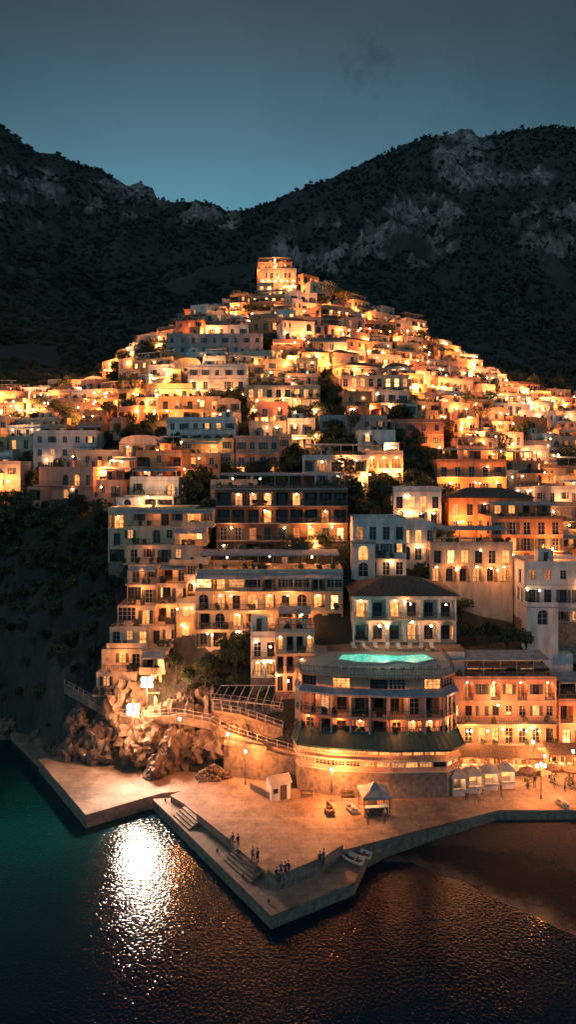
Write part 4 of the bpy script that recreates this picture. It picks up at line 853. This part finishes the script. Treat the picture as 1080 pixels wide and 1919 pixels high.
PP=[(436,1590,2.3,.8,'stand'),(446,1592,2.3,-2.2,'stand'),(441,1600,2.0,.9,'sit'),(474,1616,2.3,.7,'stand'),(483,1620,2.3,-2.4,'stand'),(480,1632,1.8,.9,'sit'),(519,1648,2.75,.5,'sit'),(527,1646,2.3,0,'stand'),(535,1647,2.3,.4,'stand'),(541,1644,2.3,-.6,'stand'),(600,1626,2.3,.3,'stand'),(607,1622,2.3,-1,'stand'),
 (690,1545,2.3,1,'stand'),(722,1540,2.3,-1,'stand'),(720,1545,2.3,2,'stand'),(875,1500,2.3,0,'stand'),(940,1492,2.3,1.5,'stand'),(990,1480,2.3,2,'stand'),(1003,1476,2.3,-.5,'stand'),(1040,1478,2.3,.9,'stand'),(1060,1484,2.3,-2,'stand'),(898,1505,2.3,1,'stand')]
for i,p in enumerate(PP): person(*p,i)
# ------------------------------------------------------------------ sky, added fill light, camera
w=bpy.data.worlds.new('World'); scn.world=w; w.use_nodes=True; nt=w.node_tree; bg=nt.nodes['Background']
tc=N(nt,'ShaderNodeTexCoord'); sx=N(nt,'ShaderNodeSeparateXYZ'); nt.links.new(tc.outputs['Generated'],sx.inputs[0])
er=ramp(nt,sx.outputs[2],[(0,(.085,.21,.3)),(.33,(.1,.27,.36)),(.42,(.073,.17,.23)),(.50,(.055,.11,.148)),(.57,(.05,.08,.103)),(1,(.033,.054,.078))])
dt=N(nt,'ShaderNodeVectorMath',operation='DOT_PRODUCT'); nt.links.new(tc.outputs['Generated'],dt.inputs[0]); gd=Vector((-.06,.93,.36)).normalized(); dt.inputs[1].default_value=gd
mr=N(nt,'ShaderNodeMapRange'); nt.links.new(dt.outputs['Value'],mr.inputs[0]); mr.inputs[1].default_value=-1; mr.inputs[2].default_value=1
dr=ramp(nt,mr.outputs[0],[(0,(.75,)*3),(.5,(.6,)*3),(.95,(.32,)*3),(1,(.57,)*3)])
mx=N(nt,'ShaderNodeMix',data_type='RGBA',blend_type='MULTIPLY'); mx.inputs[0].default_value=1; nt.links.new(er.outputs[0],mx.inputs[6]); nt.links.new(dr.outputs[0],mx.inputs[7])
sk=N(nt,'ShaderNodeTexSky',sky_type='NISHITA'); sk.sun_disc=False; sk.sun_elevation=math.radians(1); sk.sun_rotation=math.radians(200)
mpc=N(nt,'ShaderNodeMapping'); nt.links.new(tc.outputs['Generated'],mpc.inputs[0]); mpc.inputs['Scale'].default_value=(1,1,1.6)
nz=noise_node(nt,3.6,7,mpc.outputs[0],.6); cr=ramp(nt,nz.outputs[0],[(.36,(.74,.76,.8)),(.6,(1,1,1))])
m2=N(nt,'ShaderNodeMix',data_type='RGBA',blend_type='MULTIPLY'); m2.inputs[0].default_value=.6; nt.links.new(mx.outputs[2],m2.inputs[6]); nt.links.new(cr.outputs[0],m2.inputs[7])
# one small dark wisp of cloud high on the right
cd_=N(nt,'ShaderNodeVectorMath',operation='DISTANCE'); nt.links.new(tc.outputs['Generated'],cd_.inputs[0]); cd_.inputs[1].default_value=Vector((145/1279,1,755/1279)).normalized()
nw=noise_node(nt,26,5,tc.outputs['Generated'],.6); sb_=N(nt,'ShaderNodeMath',operation='MULTIPLY_ADD'); nt.links.new(cd_.outputs['Value'],sb_.inputs[0]); sb_.inputs[1].default_value=5.0; nt.links.new(nw.outputs[0],sb_.inputs[2])
wr=ramp(nt,sb_.outputs[0],[(.5,(.76,.76,.79)),(.68,(1,1,1))])
m4=N(nt,'ShaderNodeMix',data_type='RGBA',blend_type='MULTIPLY'); m4.inputs[0].default_value=1; nt.links.new(m2.outputs[2],m4.inputs[6]); nt.links.new(wr.outputs[0],m4.inputs[7])
m3=N(nt,'ShaderNodeMix',data_type='RGBA',blend_type='ADD'); m3.inputs[0].default_value=.002; nt.links.new(m4.outputs[2],m3.inputs[6]); nt.links.new(sk.outputs[0],m3.inputs[7])
nt.links.new(m3.outputs[2],bg.inputs[0]); bg.inputs[1].default_value=2.0
sl=bpy.data.lights.new('dusk_fill','SUN'); sl.energy=.22; sl.angle=math.radians(20); sl.color=(.62,.82,1); so=bpy.data.objects.new('dusk_fill',sl); scn.collection.objects.link(so); so.rotation_euler=(math.radians(48),0,math.radians(-40))  # weak cool fill added for ambient and form; no sun is up
cd=bpy.data.cameras.new('camera'); cam=bpy.data.objects.new('camera',cd); scn.collection.objects.link(cam); cam.location=(0,0,CH); cam.rotation_euler=(math.radians(90),0,0)
cd.sensor_width=36; cd.lens=24; cd.shift_y=-.0414; cd.clip_end=8000; cd.clip_start=.5
scn.camera=cam
scn.view_settings.view_transform='Standard'; scn.view_settings.look='None'; scn.view_settings.exposure=0
print('objects',len(scn.objects),'lights',NL[0])
